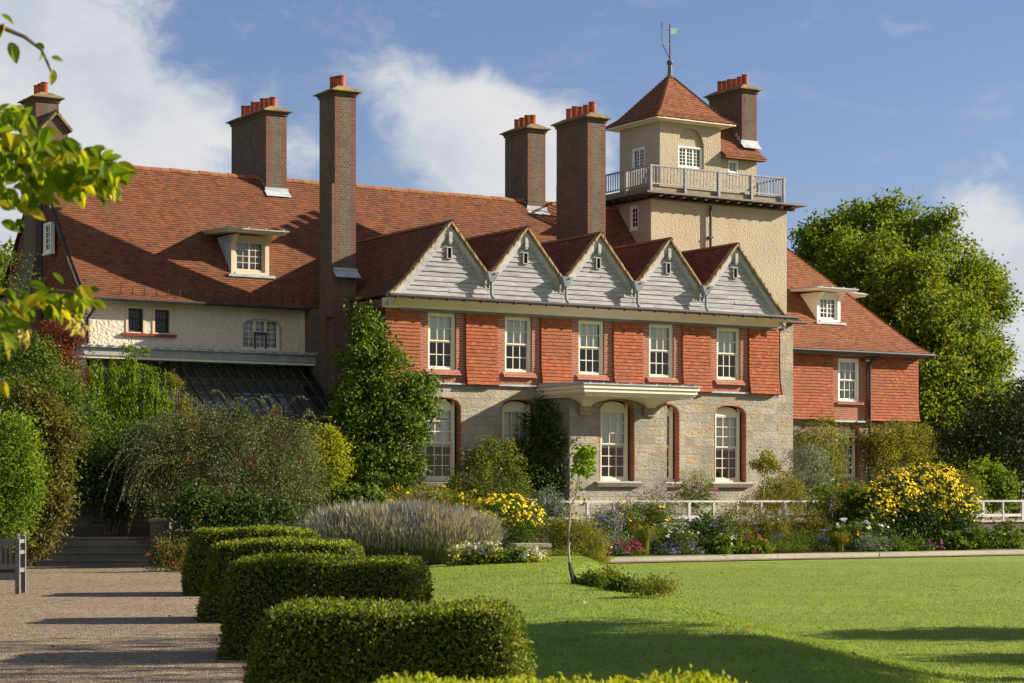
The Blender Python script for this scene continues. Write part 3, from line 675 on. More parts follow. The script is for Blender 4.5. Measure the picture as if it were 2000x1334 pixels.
# --- gabled block
GX = [31.66+2.672*i for i in range(5)]; GZ = 9.76; SL = 1.16; HALF = 1.336; XL, XR = 29.55, 44.62
VZ = GZ-HALF*SL
for i, gx in enumerate(GX):
    b = MB()
    for s in (-1, 1):
        outer = (i == 0 and s < 0) or (i == 4 and s > 0)
        if outer: pr = [(2.12, 7.50), (1.9, 7.66), (1.55, 7.98), (0, GZ)]
        else: pr = [(HALF, VZ), (0, GZ)]
        if s < 0:   # slope facing -X : run along -Y, 'out' along +X
            tile_field(b, (gx, 0, 0), (0, -1, 0), [(-o, z) for o, z in pr], lambda o, z: (-(roof_v(z)+.15), .43))
        else:
            tile_field(b, (gx, 0, 0), (0, 1, 0), [(-o, z) for o, z in pr], lambda o, z: (-.43, (roof_v(z)+.15)))
        for (o, z), (o2, z2) in zip(pr[:-1], pr[1:]):
            b.face([(gx+s*o, -.45, z-.03), (gx+s*o2, -.45, z2-.03), (gx+s*o2, 6.2, z2-.03), (gx+s*o, 6.2, z-.03)], 0)
    g = hp(b, 'gable_roof', ROOF)
    b = MB(); y = -.5; ye = roof_v(GZ)+.1
    while y < ye:
        P = [(gx+.09*math.cos(t), GZ-.03+.09*math.sin(t)) for t in np.linspace(0, math.pi, 6)]
        for (x1, z1), (x2, z2) in zip(P[:-1], P[1:]): b.face([(x1,y,z1),(x1,y+.32,z1),(x2,y+.32,z2),(x2,y,z2)][::-1])
        y += .33
    b.build('ridge_tiles', RIDGE, g)
    b = MB()     # verge edge: short tile ends bedded in mortar
    for s in (-1, 1):
        outer = (i == 0 and s < 0) or (i == 4 and s > 0)
        pr = [(2.12, 7.50), (1.9, 7.66), (1.55, 7.98), (0, GZ)] if outer else [(HALF-.05, VZ+.06), (0, GZ)]
        for (o, z), (o2, z2) in zip(pr[:-1], pr[1:]):
            n = max(1, int(math.hypot(o-o2, z-z2)/.1))
            for k in range(n):
                f0, f1 = k/n, (k+.92)/n
                a = (gx+s*(o+(o2-o)*f0), 0, z+(z2-z)*f0); c = (gx+s*(o+(o2-o)*f1), 0, z+(z2-z)*f1); yy = -.50+rnd.uniform(-.012, .012)
                b.hexa([(a[0],yy,a[2]-.05),(c[0],yy,c[2]-.05),(c[0],-.28,c[2]-.05),(a[0],-.28,a[2]-.05)][::s], [(a[0],yy,a[2]+.022),(c[0],yy,c[2]+.04),(c[0],-.28,c[2]+.04),(a[0],-.28,a[2]+.022)][::s])
    b.build('verge', VERGE, g)
    b = MB()
    for s in (-1, 1):
        outer = (i == 0 and s < 0) or (i == 4 and s > 0)
        o0, z0 = (2.0, 7.56) if outer else (HALF-.02, VZ+.0)
        pts = [(2.06, 7.42), (1.55, 7.90), (.0, GZ-.08)] if outer else [(HALF-.06, VZ-.01), (0, GZ-.08)]
        for (o, z), (o2, z2) in zip(pts[:-1], pts[1:]):
            dx, dz = o2-o, z2-z; L = math.hypot(dx, dz); nx, nz = -dz/L*.24*1, dx/L*.24
            def slab(ya, yb, t0, t1):
                q = [(o, z-t1), (o2, z2-t1), (o2, z2-t0), (o, z-t0)]
                b.hexa([(gx+s*q[0][0],ya,q[0][1]),(gx+s*q[1][0],ya,q[1][1]),(gx+s*q[1][0],yb,q[1][1]),(gx+s*q[0][0],yb,q[0][1])][::s], [(gx+s*q[3][0],ya,q[3][1]),(gx+s*q[2][0],ya,q[2][1]),(gx+s*q[2][0],yb,q[2][1]),(gx+s*q[3][0],yb,q[3][1])][::s])
            slab(-.385, -.34, .0, .25); slab(-.338, -.305, .03, .33)
    b.box(gx-.055, gx+.055, -.44, -.30, 9.16, 9.46); b.box(gx-.04, gx+.04, -.42, -.30, 9.11, 9.158)
    b.build('bargeboard', BARGE, g)
    # weatherboarding
    b = MB(); z = 7.55
    while z < 9.5:
        top = z+.155
        if z < VZ-.1: xa, xb = (29.78 if i == 0 else gx-HALF+.0), (44.36 if i == 4 else gx+HALF-.0)
        else: hw = (GZ-.02-z)/SL; xa, xb = gx-min(hw, HALF), gx+min(hw, HALF)
        if i == 0: xa = max(xa, gx-(GZ-z)/SL+.06)
        if i == 4: xb = min(xb, gx+(GZ-z)/SL-.06)
        cuts = [xa]+([xa+(xb-xa)*rnd.uniform(.3, .7)] if rnd.random() < .45 else [])+[xb]
        for p, q in zip(cuts[:-1], cuts[1:]):
            e = rnd.gauss(0, .005); y0 = -.30; dz = rnd.gauss(0, .004)
            if q-p > .05:
                h2 = .155/SL if z >= VZ-.1 else 0
                pt, qt = (p+h2 if p == xa else p), (q-h2 if q == xb else q)
                if qt > pt+.02: b.face([(p,y0-.022+e,z+dz),(q-.006,y0-.022+e,z+dz),(qt-.006,y0+.012,top+.02),(pt,y0+.012,top+.02)]); b.face([(p,y0+.014,z+dz),(q-.006,y0+.014,z+dz),(q-.006,y0-.022+e,z+dz),(p,y0-.022+e,z+dz)])
        z += .145
    bd = b.build('weatherboarding', BOARD, g)
    b = MB(); b.face([(gx-HALF-(.7 if i == 0 else 0), -.27, 7.5), (gx+HALF+(.7 if i == 4 else 0), -.27, 7.5), (gx+HALF, -.27, VZ), (gx, -.27, GZ-.05), (gx-HALF, -.27, VZ)]); b.build('board_backing', OAK, g)
    b = MB(); xx = gx; b.box(xx-.09, xx-.06, -.37, -.29, 8.66, 9.02); b.box(xx+.06, xx+.09, -.37, -.29, 8.66, 9.02); b.box(xx-.06, xx+.06, -.37, -.29, 8.99, 9.02); b.box(xx-.06, xx+.06, -.37, -.29, 8.66, 8.69)
    lv = b.build('louvre_window', RAILT, g)
    b = MB(); b.box(xx-.058, xx+.058, -.335, -.33, 8.692, 8.988); b.build('pane', DARK, lv)
# valley hoppers with downpipes, eaves gutter, coved soffit, wall plate
for i in range(4):
    vx = (GX[i]+GX[i+1])/2; b = MB(); z = VZ+.12
    b.hexa([(vx-.07,-.62,z-.30),(vx+.07,-.62,z-.30),(vx+.07,-.50,z-.30),(vx-.07,-.50,z-.30)], [(vx-.22,-.68,z+.0),(vx+.22,-.68,z+.0),(vx+.22,-.47,z+.0),(vx-.22,-.47,z+.0)])
    b.tube([(vx, -.56, z-.29), (vx, -.56, 7.72), (vx+.02, -.57, 7.6), (vx+.10, -.60, 7.5)], .05, 8)
    h = hp(b, 'rain_hopper', LEADP)
    b = MB(); b.tube([(vx+.03, -.685, z-.07), (vx+.03, -.64, z-.07)], .03, 8); b.build('overflow_hole', DARK, h)
b = MB(); b.tube([(29.5, -.62, 7.47), (44.70, -.62, 7.47)], .062, 8)
for k in range(26): b.box(29.7+k*.58, 29.73+k*.58, -.69, -.53, 7.39, 7.45)
hp(b, 'eaves_gutter', GUT)
b = MB(); cv = [(-.57, 7.44), (-.56, 7.41), (-.42, 7.36), (-.25, 7.29), (-.13, 7.22), (-.09, 7.15)]
for (y, z), (y2, z2) in zip(cv[:-1], cv[1:]): b.face([(29.62,y2,z2),(44.40,y2,z2),(44.56,y,z),(29.52,y,z)])
for xx in (29.58, 44.46): b.face([(xx, y, z) for y, z in cv]+[(xx, 0, 7.15), (xx, 0, 7.44)])
b.face([(29.5,-.57,7.44),(44.6,-.57,7.44),(44.6,0,7.50),(29.5,0,7.5)])
hp(b, 'coved_soffit', PAINT)
b = MB(); x = 30.1
while x < 44.2: L = min(rnd.uniform(2, 3.4), 44.3-x); b.box(x, x+L-.01, -.11+rnd.uniform(-.01, .01), .05, 7.09, 7.17); x += L
hp(b, 'wall_plate', OAK)
# first floor: brick piers, hung tiles, sash windows
UW = [(31.13+2.685*i, 32.10+2.685*i) for i in range(5)]
b = MB(); wall(b, 29.70, 44.33, 4.95, 7.2, 0, [(a, c, 5.40, 7.10, 0) for a, c in UW], .14, 0)
b.face([(44.33,0,4.95),(44.33,2.4,4.95),(44.33,2.4,7.5),(44.33,0,7.5)]); b.face([(29.72,3.9,.75),(29.72,0,.75),(29.72,0,7.45),(29.72,3.9,7.45)])
hp(b, 'upper_brick_wall', PIER)
TP = [(29.66, 30.83)]+[(32.40+2.685*i, 33.52+2.685*i) for i in range(4)]+[(43.14, 44.37)]
flare = [(.16, 4.97), (.135, 5.1), (.085, 5.4), (.062, 5.7), (.055, 7.16)]
for (a, c) in TP:
    b = MB(); tile_field(b, (0, 0, 0), (1, 0, 0), [(-o, z) for o, z in flare], lambda o, z: (a, c), lift=.032, gauge=.108, jit=.0022)
    for (o, z), (o2, z2) in zip(flare[:-1], flare[1:]): b.face([(a,-o+.01,z),(c,-o+.01,z),(c,-o2+.01,z2),(a,-o2+.01,z2)]); 
    for xx in (a, c):
        b.face([(xx, -o+.008, z) for o, z in flare]+[(xx, -.001, 7.16), (xx, -.001, 4.97)])
    b.face([(a,-.155,4.965),(c,-.155,4.965),(c,-.001,4.965),(a,-.001,4.965)])
    hp(b, 'hung_tile_panel', WTILE)
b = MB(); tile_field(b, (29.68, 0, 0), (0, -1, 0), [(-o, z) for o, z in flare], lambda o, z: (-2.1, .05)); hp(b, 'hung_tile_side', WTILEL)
b = MB(); tile_field(b, (44.36, 0, 0), (0, 1, 0), [(-o, z) for o, z in flare], lambda o, z: (-.06, 2.4), lift=.03); hp(b, 'hung_tile_side', WTILE)
for i, (a, c) in enumerate(UW):
    f = window(a+.01, c-.01, 5.40, 7.095, .06, 3, (2, 2), blind=(.52, .50, .53, .515, .49)[i], seed=i)
    b = MB(); b.hexa([(a-.10,-.13,5.23),(c+.10,-.13,5.23),(c+.10,-.003,5.23),(a-.10,-.003,5.23)], [(a-.10,-.11,5.29),(c+.10,-.11,5.29),(c+.10,-.003,5.39),(a-.10,-.003,5.39)]); b.build('brick_sill', PIER, f)
    b = MB(); b.box(a-.27, c+.27, -.09, -.004, 4.955, 5.0); b.build('lead_flashing', LEAD, f)
# ground floor: stone with arched sashes
LW = [(31.02+2.70*i, 32.27+2.70*i) for i in range(5)]
lo = [(a, c, 2.06, 4.56, .26) for i, (a, c) in enumerate(LW) if i != 2]
b = MB(); wall(b, 29.72, 44.42, .75, 4.96, .02, lo, .30, 0, 1, ring=(.035, 1))
b.face([(44.42,.02,.75),(44.42,2.4,.75),(44.42,2.4,4.96),(44.42,.02,4.96)])
hp(b, 'stone_wall', [STONE, PIER])
for i, (a, c) in enumerate(LW):
    yy = .02 if i != 2 else -1.4
    if i == 2: a, c = 36.37, 37.62
    f = window(a+.10, c-.10, 2.12, 4.52, yy+.2, 3, (3, 3), blind=.55, arch=.20, seed=i*3)
    b = MB(); b.hexa([(a-.16,yy-.12,1.90),(c+.16,yy-.12,1.90),(c+.16,yy-.003,1.90),(a-.16,yy-.003,1.90)], [(a-.20,yy-.20,2.02),(c+.20,yy-.20,2.02),(c+.20,yy-.003,2.07),(a-.20,yy-.003,2.07)])
    b.box(a+.002, c-.002, yy-.003, yy+.25, 2.063, 2.07); b.build('stone_sill', KERBM, f)
# projecting porch bay with its canopy
b = MB(); wall(b, 35.25, 38.86, .75, 4.75, -1.4, [(36.37, 37.62, 2.06, 4.56, .26)], .30, 0, 1, ring=(.035, 1))
b.face([(35.25,.02,.75),(35.25,-1.4,.75),(35.25,-1.4,4.75),(35.25,.02,4.75)]); b.face([(38.86,-1.4,.75),(38.86,.02,.75),(38.86,.02,4.75),(38.86,-1.4,4.75)])
pb = hp(b, 'porch_bay', [STONE, PIER])
cx0, cx1, cyf = 34.95, 39.22, -2.62
b = MB()     # cornice in three steps
for (e, za, zb) in ((.16, 4.60, 4.665), (.10, 4.665, 4.72), (.05, 4.72, 4.83), (.0, 4.83, 4.94)):
    b.box(cx0+e, cx1-e, cyf+e, .018, za, zb)
pc = hp(b, 'porch_canopy', PAINT)
b = MB()
for cxx in (35.78, 38.18):
    P = []
    for k in range(9):
        f = k/8; e = 1-math.cos(f*math.pi/2)     # cove curve
        xr = .16+e*((cxx-(cx0+.18)) if cxx < 37 else .98); xl = .16+e*(.98 if cxx < 37 else ((cx1-.18)-cxx))
        if cxx < 37: xa, xb = cxx-xr, cxx+xl
        else: xa, xb = cxx-xr, cxx+xl
        P.append((xa, xb, -1.44-.08-e*(abs(cyf)-1.44-.28), 4.33+.27*math.sin(f*math.pi/2)))
    for (a, c, y, z), (a2, c2, y2, z2) in zip(P[:-1], P[1:]):
        b.face([(a,y,z),(c,y,z),(c2,y2,z2),(a2,y2,z2)]); b.face([(a,-1.403,z),(a,y,z),(a2,y2,z2),(a2,-1.403,z2)]); b.face([(c,y,z),(c,-1.403,z),(c2,-1.403,z2),(c2,y2,z2)])
    a, c, y, z = P[0]; b.face([(a,y,z),(a,-1.403,z),(c,-1.403,z),(c,y,z)])
b.build('cove', PAINT, pc)
for cxx in (35.78, 38.18):
    b = MB()
    for k, (hw, pr_, za, zb) in enumerate(((.26, .15, 4.19, 4.325), (.22, .08, 4.08, 4.19))): b.box(cxx-hw, cxx+hw, -1.4-pr_, -1.403, za, zb)
    b.build('corbel', STONE, pc)
b = MB()
b.hexa([(cx0-.04,cyf-.05,4.943),(cx1+.04,cyf-.05,4.943),(cx1+.04,-.17,4.943),(cx0-.04,-.17,4.943)], [(cx0-.04,cyf-.05,4.975),(cx1+.04,cyf-.05,4.975),(cx1+.04,-.17,5.06),(cx0-.04,-.17,5.06)])
for k in range(9):
    xx = cx0+.2+k*(cx1-cx0-.4)/8; b.bar((xx, cyf-.05, 4.985), (xx, -.17, 5.07), .05, .045)
b.build('lead_roof', LEAD, pc)

# --- conservatory (lean-to glasshouse)
CT, CB = (3.62, 5.62), (1.35, 4.05); X0, X1 = 21.8, 29.35
b = MB(); nb = 20
for i in range(nb+1):
    x = X0+.4+(X1-X0-.5)*i/nb; b.bar((x, CT[0], CT[1]), (x, CB[0], CB[1]), .045, .07)
for f in (.0, .36, .68, 1.0):
    y = CT[0]+(CB[0]-CT[0])*f; z = CT[1]+(CB[1]-CT[1])*f; b.bar((X0+.4, y, z), (X1-.1, y, z), .05, .05)
b.box(X0+.3, X1-.1, CB[0]-.06, CB[0]+.06, CB[1]-.22, CB[1]-.06)
cons = hp(b, 'conservatory', m_plain('dark_glazing_paint', (.045, .047, .048), .6, .25, 5))
b = MB(); b.face([(X0+.4,CB[0],CB[1]),(X1-.1,CB[0],CB[1]),(X1-.1,CT[0],CT[1]),(X0+.4,CT[0],CT[1])]); b.build('roof_glazing', GLASSR, cons)
b = MB(); b.box(X0+.5, X1-.2, CB[0]-.02, 3.85, .75, .80); b.face([(X0+.4,CB[0]+.1,CB[1]-.7),(X1-.1,CB[0]+.1,CB[1]-.7),(X1-.1,CT[0],CT[1]-.9),(X0+.4,CT[0],CT[1]-.9)]); b.build('inner_blind', m_plain('grey_blind', (.50, .47, .42), .9, .3, 1.2), cons)
b = MB(); wall(b, X0+.3, X1-.05, .75, CB[1]-.06, CB[0]+.02, [], .1); b.face([(X0+.3,3.89,.75),(X0+.3,CB[0],.75),(X0+.3,CB[0],CB[1]),(X0+.3,3.89,5.4)]); b.build('brick_plinth', BRKS, cons)
b = MB(); b.box(X0-.25, X1-.3, 3.0, 3.89, 5.66, 5.88, 0); b.box(X0-.35, X1-.3, 2.9, 3.89, 5.883, 5.93, 1)
for k in range(22): b.box(X0-.2+k*.34, X0-.02+k*.34, 2.86, 3.0, 5.932, 5.96, 1)
b.box(X0-.25, X1-.3, 3.05, 3.89, 5.58, 5.66, 2); b.box(X0+.2, X1-.3, 3.83, 3.895, 5.93, 6.0, 3)
b.bar((X1-.02, CT[0], CT[1]+.05), (X1-.02, CB[0], CB[1]+.03), .3, .03, 1)
b.build('lead_cornice', [m_plain('weathered_fascia', (.27, .28, .28), .7, .2, 3), LEAD, PAINT, WTILEL], cons)

# --- tower
TX0, TX1, TY0, TY1 = 40.97, 46.72, 2.4, 8.2
# lower stone block to the right of the gables, with its tile skirt; the tower itself stands 3.4 m behind its face
b = MB(); b.box(TX0, 46.98, TY0-.02, 9.0, .75, 7.55); stone_block = hp(b, 'stone_base', STONE)
b = MB(); tile_field(b, (0, TY0-.02, 0), (1, 0, 0), [(-.42, 7.60), (0, 7.85)], lambda o, z: (44.3, 47.1)); b.box(44.3, 47.05, TY0-.38, 5.8, 7.57, 7.60)
sk = b.build('tile_skirt', ROOF, stone_block)
b = MB(); b.tube([(44.4, TY0-.47, 7.58), (47.2, TY0-.47, 7.58)], .055, 7); b.build('skirt_gutter', GUT, stone_block)
MB.PLACE = Matrix.Translation((43.36, 5.75, .79)) @ Matrix.Scale(1.0584, 4) @ Matrix.Translation((-40.97, -2.4, -.835))
b = MB(); wall(b, TX0, TX1, 7.6, 11.45, TY0, [], .1)
side_wall(b, facing_left(TX0, 0), -TY1, -TY0, 7, 11.45, 0, [(-3.64, -3.16, 10.55, 11.36, 0)], .1); b.face([(TX1,TY0,7),(TX1,TY1,7),(TX1,TY1,11.45),(TX1,TY0,11.45)]); b.face([(TX1,TY1,7),(TX0,TY1,7),(TX0,TY1,11.45),(TX1,TY1,11.45)])
tower = hp(b, 'tower', BUFF)
window(-3.635, -3.165, 10.56, 11.355, .02, 2, (4,), facing_left(TX0, 0), HOUSE, PAINTW, name='casement_window', fr=.05, bar=.018)
b = MB(); b.tube([(43.36, 2.3, 9.0), (43.36, 2.3, 11.4)], .05, 7); b.box(43.28, 43.44, 2.25, 2.39, 10.3, 10.36); b.build('downpipe', GUT, tower)
b = MB(); e = .5     # flat eaves on rafter ends
b.box(TX0-e, TX1+e, TY0-e, TY1+e, 11.60, 11.66); b.box(TX0-.02, TX1+.02, TY0-.02, TY1, 11.452, 11.50)
b.build('flat_eaves', m_plain('eaves_lead', (.12, .11, .10), .6, .2, 3), tower)
DOAK = m_plain('dark_oak', (.055, .04, .03), .8, .3, 4)
def rafter(*q): b = MB(); b.box(*q, 11.50, 11.597); b.build('rafter_end', DOAK, tower)
for k in range(13): x = TX0+.1+k*(TX1-TX0-.2)/12; rafter(x-.055, x+.055, TY0-e+.06, TY0-.022)
for k in range(12): y = TY0+.15+k*.48; rafter(TX0-e+.06, TX0-.022, y-.055, y+.055); rafter(TX1+.022, TX1+e-.06, y-.055, y+.055)
px0, px1, py0, py1 = 41.0, 46.5, 2.42, 8.0
b = MB(); b.box(px0, px1, py0, py0+.2, 11.662, 11.92); b.box(px0, px0+.2, py0+.2, py1, 11.662, 11.92); b.box(px1-.2, px1, py0+.2, py1, 11.662, 11.92); b.build('brick_parapet', YBRK, tower)
b = MB(); b.box(px0-.05, px1+.05, py0-.06, py0+.01, 11.70, 11.74); b.build('parapet_flashing', LEAD, tower)
def railing(pts, zb, zt, npost):
    b = MB()
    for (p, q), n in zip(zip(pts[:-1], pts[1:]), npost):
        p = Vector((*p, 0)); q = Vector((*q, 0)); L = (q-p).length; d = (q-p)/L
        b.bar(p+Vector((0, 0, zt)), q+Vector((0, 0, zt)), .08, .045); b.bar(p+Vector((0, 0, zb+.10)), q+Vector((0, 0, zb+.10)), .05, .04)
        nbal = int(L/.135)
        for k in range(1, nbal):
            x = p+d*L*k/nbal; b.box(x.x-.013, x.x+.013, x.y-.013, x.y+.013, zb+.10, zt-.03)
    o = b.build('balcony_railing', RAILT, tower)
    done = []
    for (p, q), n in zip(zip(pts[:-1], pts[1:]), npost):
        for k in range(n+1):
            x = p[0]+(q[0]-p[0])*k/n; y = p[1]+(q[1]-p[1])*k/n
            if any(abs(x-u)+abs(y-w_) < .05 for u, w_ in done): continue
            done.append((x, y)); c = MB(); c.box(x-.042, x+.042, y-.05, y+.04, zb-.22, zt+.03); c.build('rail_post', RAILT, o)
railing([(40.93, 8.0), (40.93, 2.36), (46.55, 2.36), (46.55, 8.0)], 11.88, 12.57, (4, 4, 4))
# belvedere on top
bx0, bx1, by0, by1 = 42.05, 44.62, 3.4, 5.78
b = MB(); wall(b, bx0, bx1, 11.7, 14.5, by0, [(42.82, 43.90, 12.80, 14.16, .54)], .10, 0)
side_wall(b, facing_left(bx0, 0), -by1, -by0, 11.7, 14.5, 0, [(-5.05, -4.29, 12.8, 13.57, 0)], .1); b.face([(bx1,by0,11.7),(bx1,by1,11.7),(bx1,by1,14.5),(bx1,by0,14.5)]); b.face([(bx1,by1,11.7),(bx0,by1,11.7),(bx0,by1,14.5),(bx1,by1,14.5)])
b.face([(42.8, by0+.1, 13.45), (43.92, by0+.1, 13.45), (43.92, by0+.1, 14.2), (42.8, by0+.1, 14.2)])
wall(b, bx1+.001, 46.2, 11.7, 13.4, by0+.02, [(44.97, 45.42, 12.76, 13.24, 0)], .1); b.face([(46.2,by0+.02,11.7),(46.2,5.6,11.7),(46.2,5.6,13.4),(46.2,by0+.02,13.4)]); b.face([(bx1,by0+.02,13.4),(46.2,by0+.02,13.4),(46.2,5.6,13.4),(bx1,5.6,13.4)][::-1])
bel = b.build('belvedere', BUFF, HOUSE)
window(42.84, 43.88, 12.80, 13.54, by0+.05, 6, (5,), name='casement_window', paint=PAINTW, fr=.05, bar=.014, mulls=(2, 4), curtain=True)
window(-5.045, -4.295, 12.81, 13.565, .01, 4, (5,), facing_left(bx0, 0), name='casement_window', paint=PAINTW, fr=.055, bar=.014, mulls=(2,))
window(44.975, 45.415, 12.77, 13.235, by0+.03, 2, (4,), name='casement_window', paint=PAINTW, fr=.05, bar=.016)
ax, ay, az = (bx0+bx1)/2, (by0+by1)/2, 16.18; eo = .40; hx, hy = (bx1-bx0)/2+eo, (by1-by0)/2+eo; ez = 14.38
b = MB()
pyr = [(0, ez), (.35, ez+.26), (hy, az)]
def pyr_r(h): 
    return lambda o, z: (-(h)*(1-o/hy), h*(1-o/hy))
tile_field(b, (ax, ay-hy, 0), (1, 0, 0), pyr, pyr_r(hx)); tile_field(b, (ax, ay+hy, 0), (-1, 0, 0), pyr, pyr_r(hx))
pyx = [(o*hx/hy, z) for o, z in pyr]
tile_field(b, (ax-hx, ay, 0), (0, -1, 0), pyx, lambda o, z: (-hy*(1-o/hx), hy*(1-o/hx))); tile_field(b, (ax+hx, ay, 0), (0, 1, 0), pyx, lambda o, z: (-hy*(1-o/hx), hy*(1-o/hx)))
for sx, sy in ((-1, -1), (1, -1), (-1, 1), (1, 1)):      # hip tiles
    for k in range(22):
        f0, f1 = k/22, (k+.97)/22; zz = lambda f: float(np.interp(f*hy, [p[0] for p in pyr], [p[1] for p in pyr]))
        b.bar((ax+sx*hx*(1-f0), ay+sy*hy*(1-f0), zz(f0)+.03), (ax+sx*hx*(1-f1), ay+sy*hy*(1-f1), zz(f1)+.015), .09, .04)
pr_ = b.build('pyramid_roof', ROOFL, bel)
b = MB()
for e2, zq in ((eo-.02, .0), (eo-.2, -.03)): b.box(bx0-e2, bx1+e2, by0-e2, by1+e2, ez-.05+zq*1.5, ez-.012+zq)
b.build('eaves_soffit', PAINT, bel)
b = MB(); tile_field(b, (0, 3.12, 0), (1, 0, 0), [(0, 13.30), (.3, 13.5), (2.0, 15.1)], lambda o, z: (bx1+.02, 46.45) if o < .75 else (bx1+.02, max(bx1+.03, 46.45-(o-.75)*.0)))
b.box(bx1+.02, 46.42, 3.12, 3.42, 13.25, 13.29); b.face([(46.42,3.2,13.3),(46.42,5.2,13.3),(46.42,5.2,15.1),(46.42,3.42,13.5)])
b.build('lean_to_roof', ROOFL, bel)
c6 = chimney(45.78, 46.43, 3.70, 5.59, 11.7, 15.68, 6, flash=13.9)
# weathervane
b = MB(); b.tube([(ax, ay, az-.12), (ax, ay, az+.0), (ax, ay, az+.34), (ax, ay, az+.36), (ax, ay, az+.43), (ax, ay, az+.5), (ax, ay, az+.52)], [.17, .085, .075, .10, .125, .09, .04], 10)
wv = b.build('weathervane', m_plain('finial_lead', (.10, .10, .105), .6, .4, 9), HOUSE)
b = MB(); b.tube([(ax, ay, az+.5), (ax, ay, az+1.75)], .024, 6)
b.tube([(ax, ay, az+1.05), (ax-.75, ay-.30, az+.99)], .016, 5); b.tube([(ax-.49, ay-.2, az+1.01), (ax, ay, az+.56)], .014, 5)
b.tube([(ax-.49, ay-.2, az+1.0), (ax-.49, ay-.2, az+1.75)], .010, 5)
b.tube([(ax-.49, ay-.2, az+1.55), (ax-.40, ay-.17, az+1.74)], .006, 4); b.tube([(ax-.49, ay-.2, az+1.55), (ax-.58, ay-.23, az+1.72)], .006, 4)
b.tube([(ax-.2, ay-.06, az+1.52), (ax+.02, ay, az+1.55)], .012, 5); b.build('rods', GUT, wv)
b = MB()
fl = [(0, 1.40), (.24, 1.46), (.40, 1.49), (.31, 1.57), (.44, 1.68), (.24, 1.65), (0, 1.62)]
b.face([(ax+p, ay+p*.25-.006, az+q) for p, q in fl]); b.face([(ax+p, ay+p*.25+.006, az+q) for p, q in fl][::-1]); b.build('banner', COPPER, wv)

MB.PLACE = Matrix.Translation((49.03, 6.0, .71)) @ Matrix.Scale(1.0436, 4) @ Matrix.Translation((-46.98, -3.45, -.75))
# --- east wing
WV = 3.9; b = MB(); WXR = 54.07
wall(b, 46.98, WXR, 4.3, 6.8, WV, [(50.31, 51.33, 5.05, 6.62, 0)], .12, 0)
b.face([(WXR,WV,.75),(WXR,11.5,.75),(WXR,11.5,6.8),(WXR,WV,6.8)])
hp(b, 'wing_wall', PIER)
b = MB(); wall(b, 46.98, WXR, .75, 4.3, WV+.06, [(50.28, 51.36, 2.3, 4.18, .36)], .2, 0, 1, ring=(.12, 1)); hp(b, 'wing_brick_wall', [YBRK, PIER])
for a, c in ((46.98, 50.02), (51.62, 54.1)):
    b = MB(); tile_field(b, (0, WV, 0), (1, 0, 0), [(-o, z) for o, z in [(.15, 4.36), (.08, 4.7), (.055, 5.1), (.05, 6.75)]], lambda o, z: (a, c), lift=.032, gauge=.108, jit=.0022)
    b.face([(a,WV-.14,4.355),(c,WV-.14,4.355),(c,WV-.001,4.355),(a,WV-.001,4.355)])
    for xx in (a, c): b.face([(xx,WV-.14,4.36),(xx,WV-.05,5.1),(xx,WV-.045,6.75),(xx,WV-.002,6.75),(xx,WV-.002,4.36)])
    hp(b, 'hung_tile_panel', WTILE)
f = window(50.32, 51.32, 5.06, 6.60, WV+.05, 3, (2, 2), curtain=True, paint=PAINTW, fr=.10)
b = MB(); b.box(50.2, 51.45, WV-.1, WV-.003, 4.93, 5.02); b.build('brick_sill', PIER, f)
b = MB(); b.box(50.05, 51.6, WV-.12, WV-.004, 4.29, 4.35); b.build('lead_flashing', LEAD, f)
f = window(50.36, 51.28, 2.34, 4.14, WV+.2, 3, (3, 3), curtain=True, arch=.26)
wr = [(0, 6.86), (.35, 7.12), (.9, 7.66), (3.95, 10.95)]; wo0 = 3.45
hipx = lambda o: 54.42-o*.93
b = MB(); tile_field(b, (0, wo0, 0), (1, 0, 0), wr, lambda o, z: (46.6, hipx(o)))
tile_field(b, (54.42, 0, 0), (0, 1, 0), [(o*.93, z) for o, z in wr], lambda o, z: (wo0+o/.93, 11.8))
for k in range(40):
    f0, f1 = k/40, (k+.97)/40; zz = lambda f: float(np.interp(f*3.95, [p[0] for p in wr], [p[1] for p in wr]))
    b.bar((hipx(f0*3.95), wo0+f0*3.95, zz(f0)+.03), (hipx(f1*3.95), wo0+f1*3.95, zz(f1)+.015), .08, .035)
for (o, z), (o2, z2) in zip(wr[:-1], wr[1:]): b.face([(46.6, wo0+o, z-.03), (hipx(o), wo0+o, z-.03), (hipx(o2), wo0+o2, z2-.03), (46.6, wo0+o2, z2-.03)])
hp(b, 'wing_roof', ROOFL)
b = MB(); b.tube([(47.1, wo0-.05, 6.80), (54.5, wo0-.05, 6.80)], .06, 7); b.tube([(51.9, wo0-.05, 6.76), (51.72, 3.72, 6.55), (51.68, 3.76, 6.4), (51.68, 3.76, .8)], .05, 7); b.box(51.30, 51.5, 3.55, 3.8, 6.5, 6.62); hp(b, 'drainpipe', GUT)
b = MB(); b.box(46.98, 54.2, 3.5, 3.89, 6.7, 6.76); hp(b, 'eaves_soffit', OAK)
dormer(49.93, 51.03, 4.62, 7.96, 9.02, 6.1, PAINTW, PAINTW)
dormer(6.4, 7.5, -53.0+.0, 8.02, 9.10, -51.4, PAINTW, PAINTW, facing_right(0, 0))
MB.PLACE = None

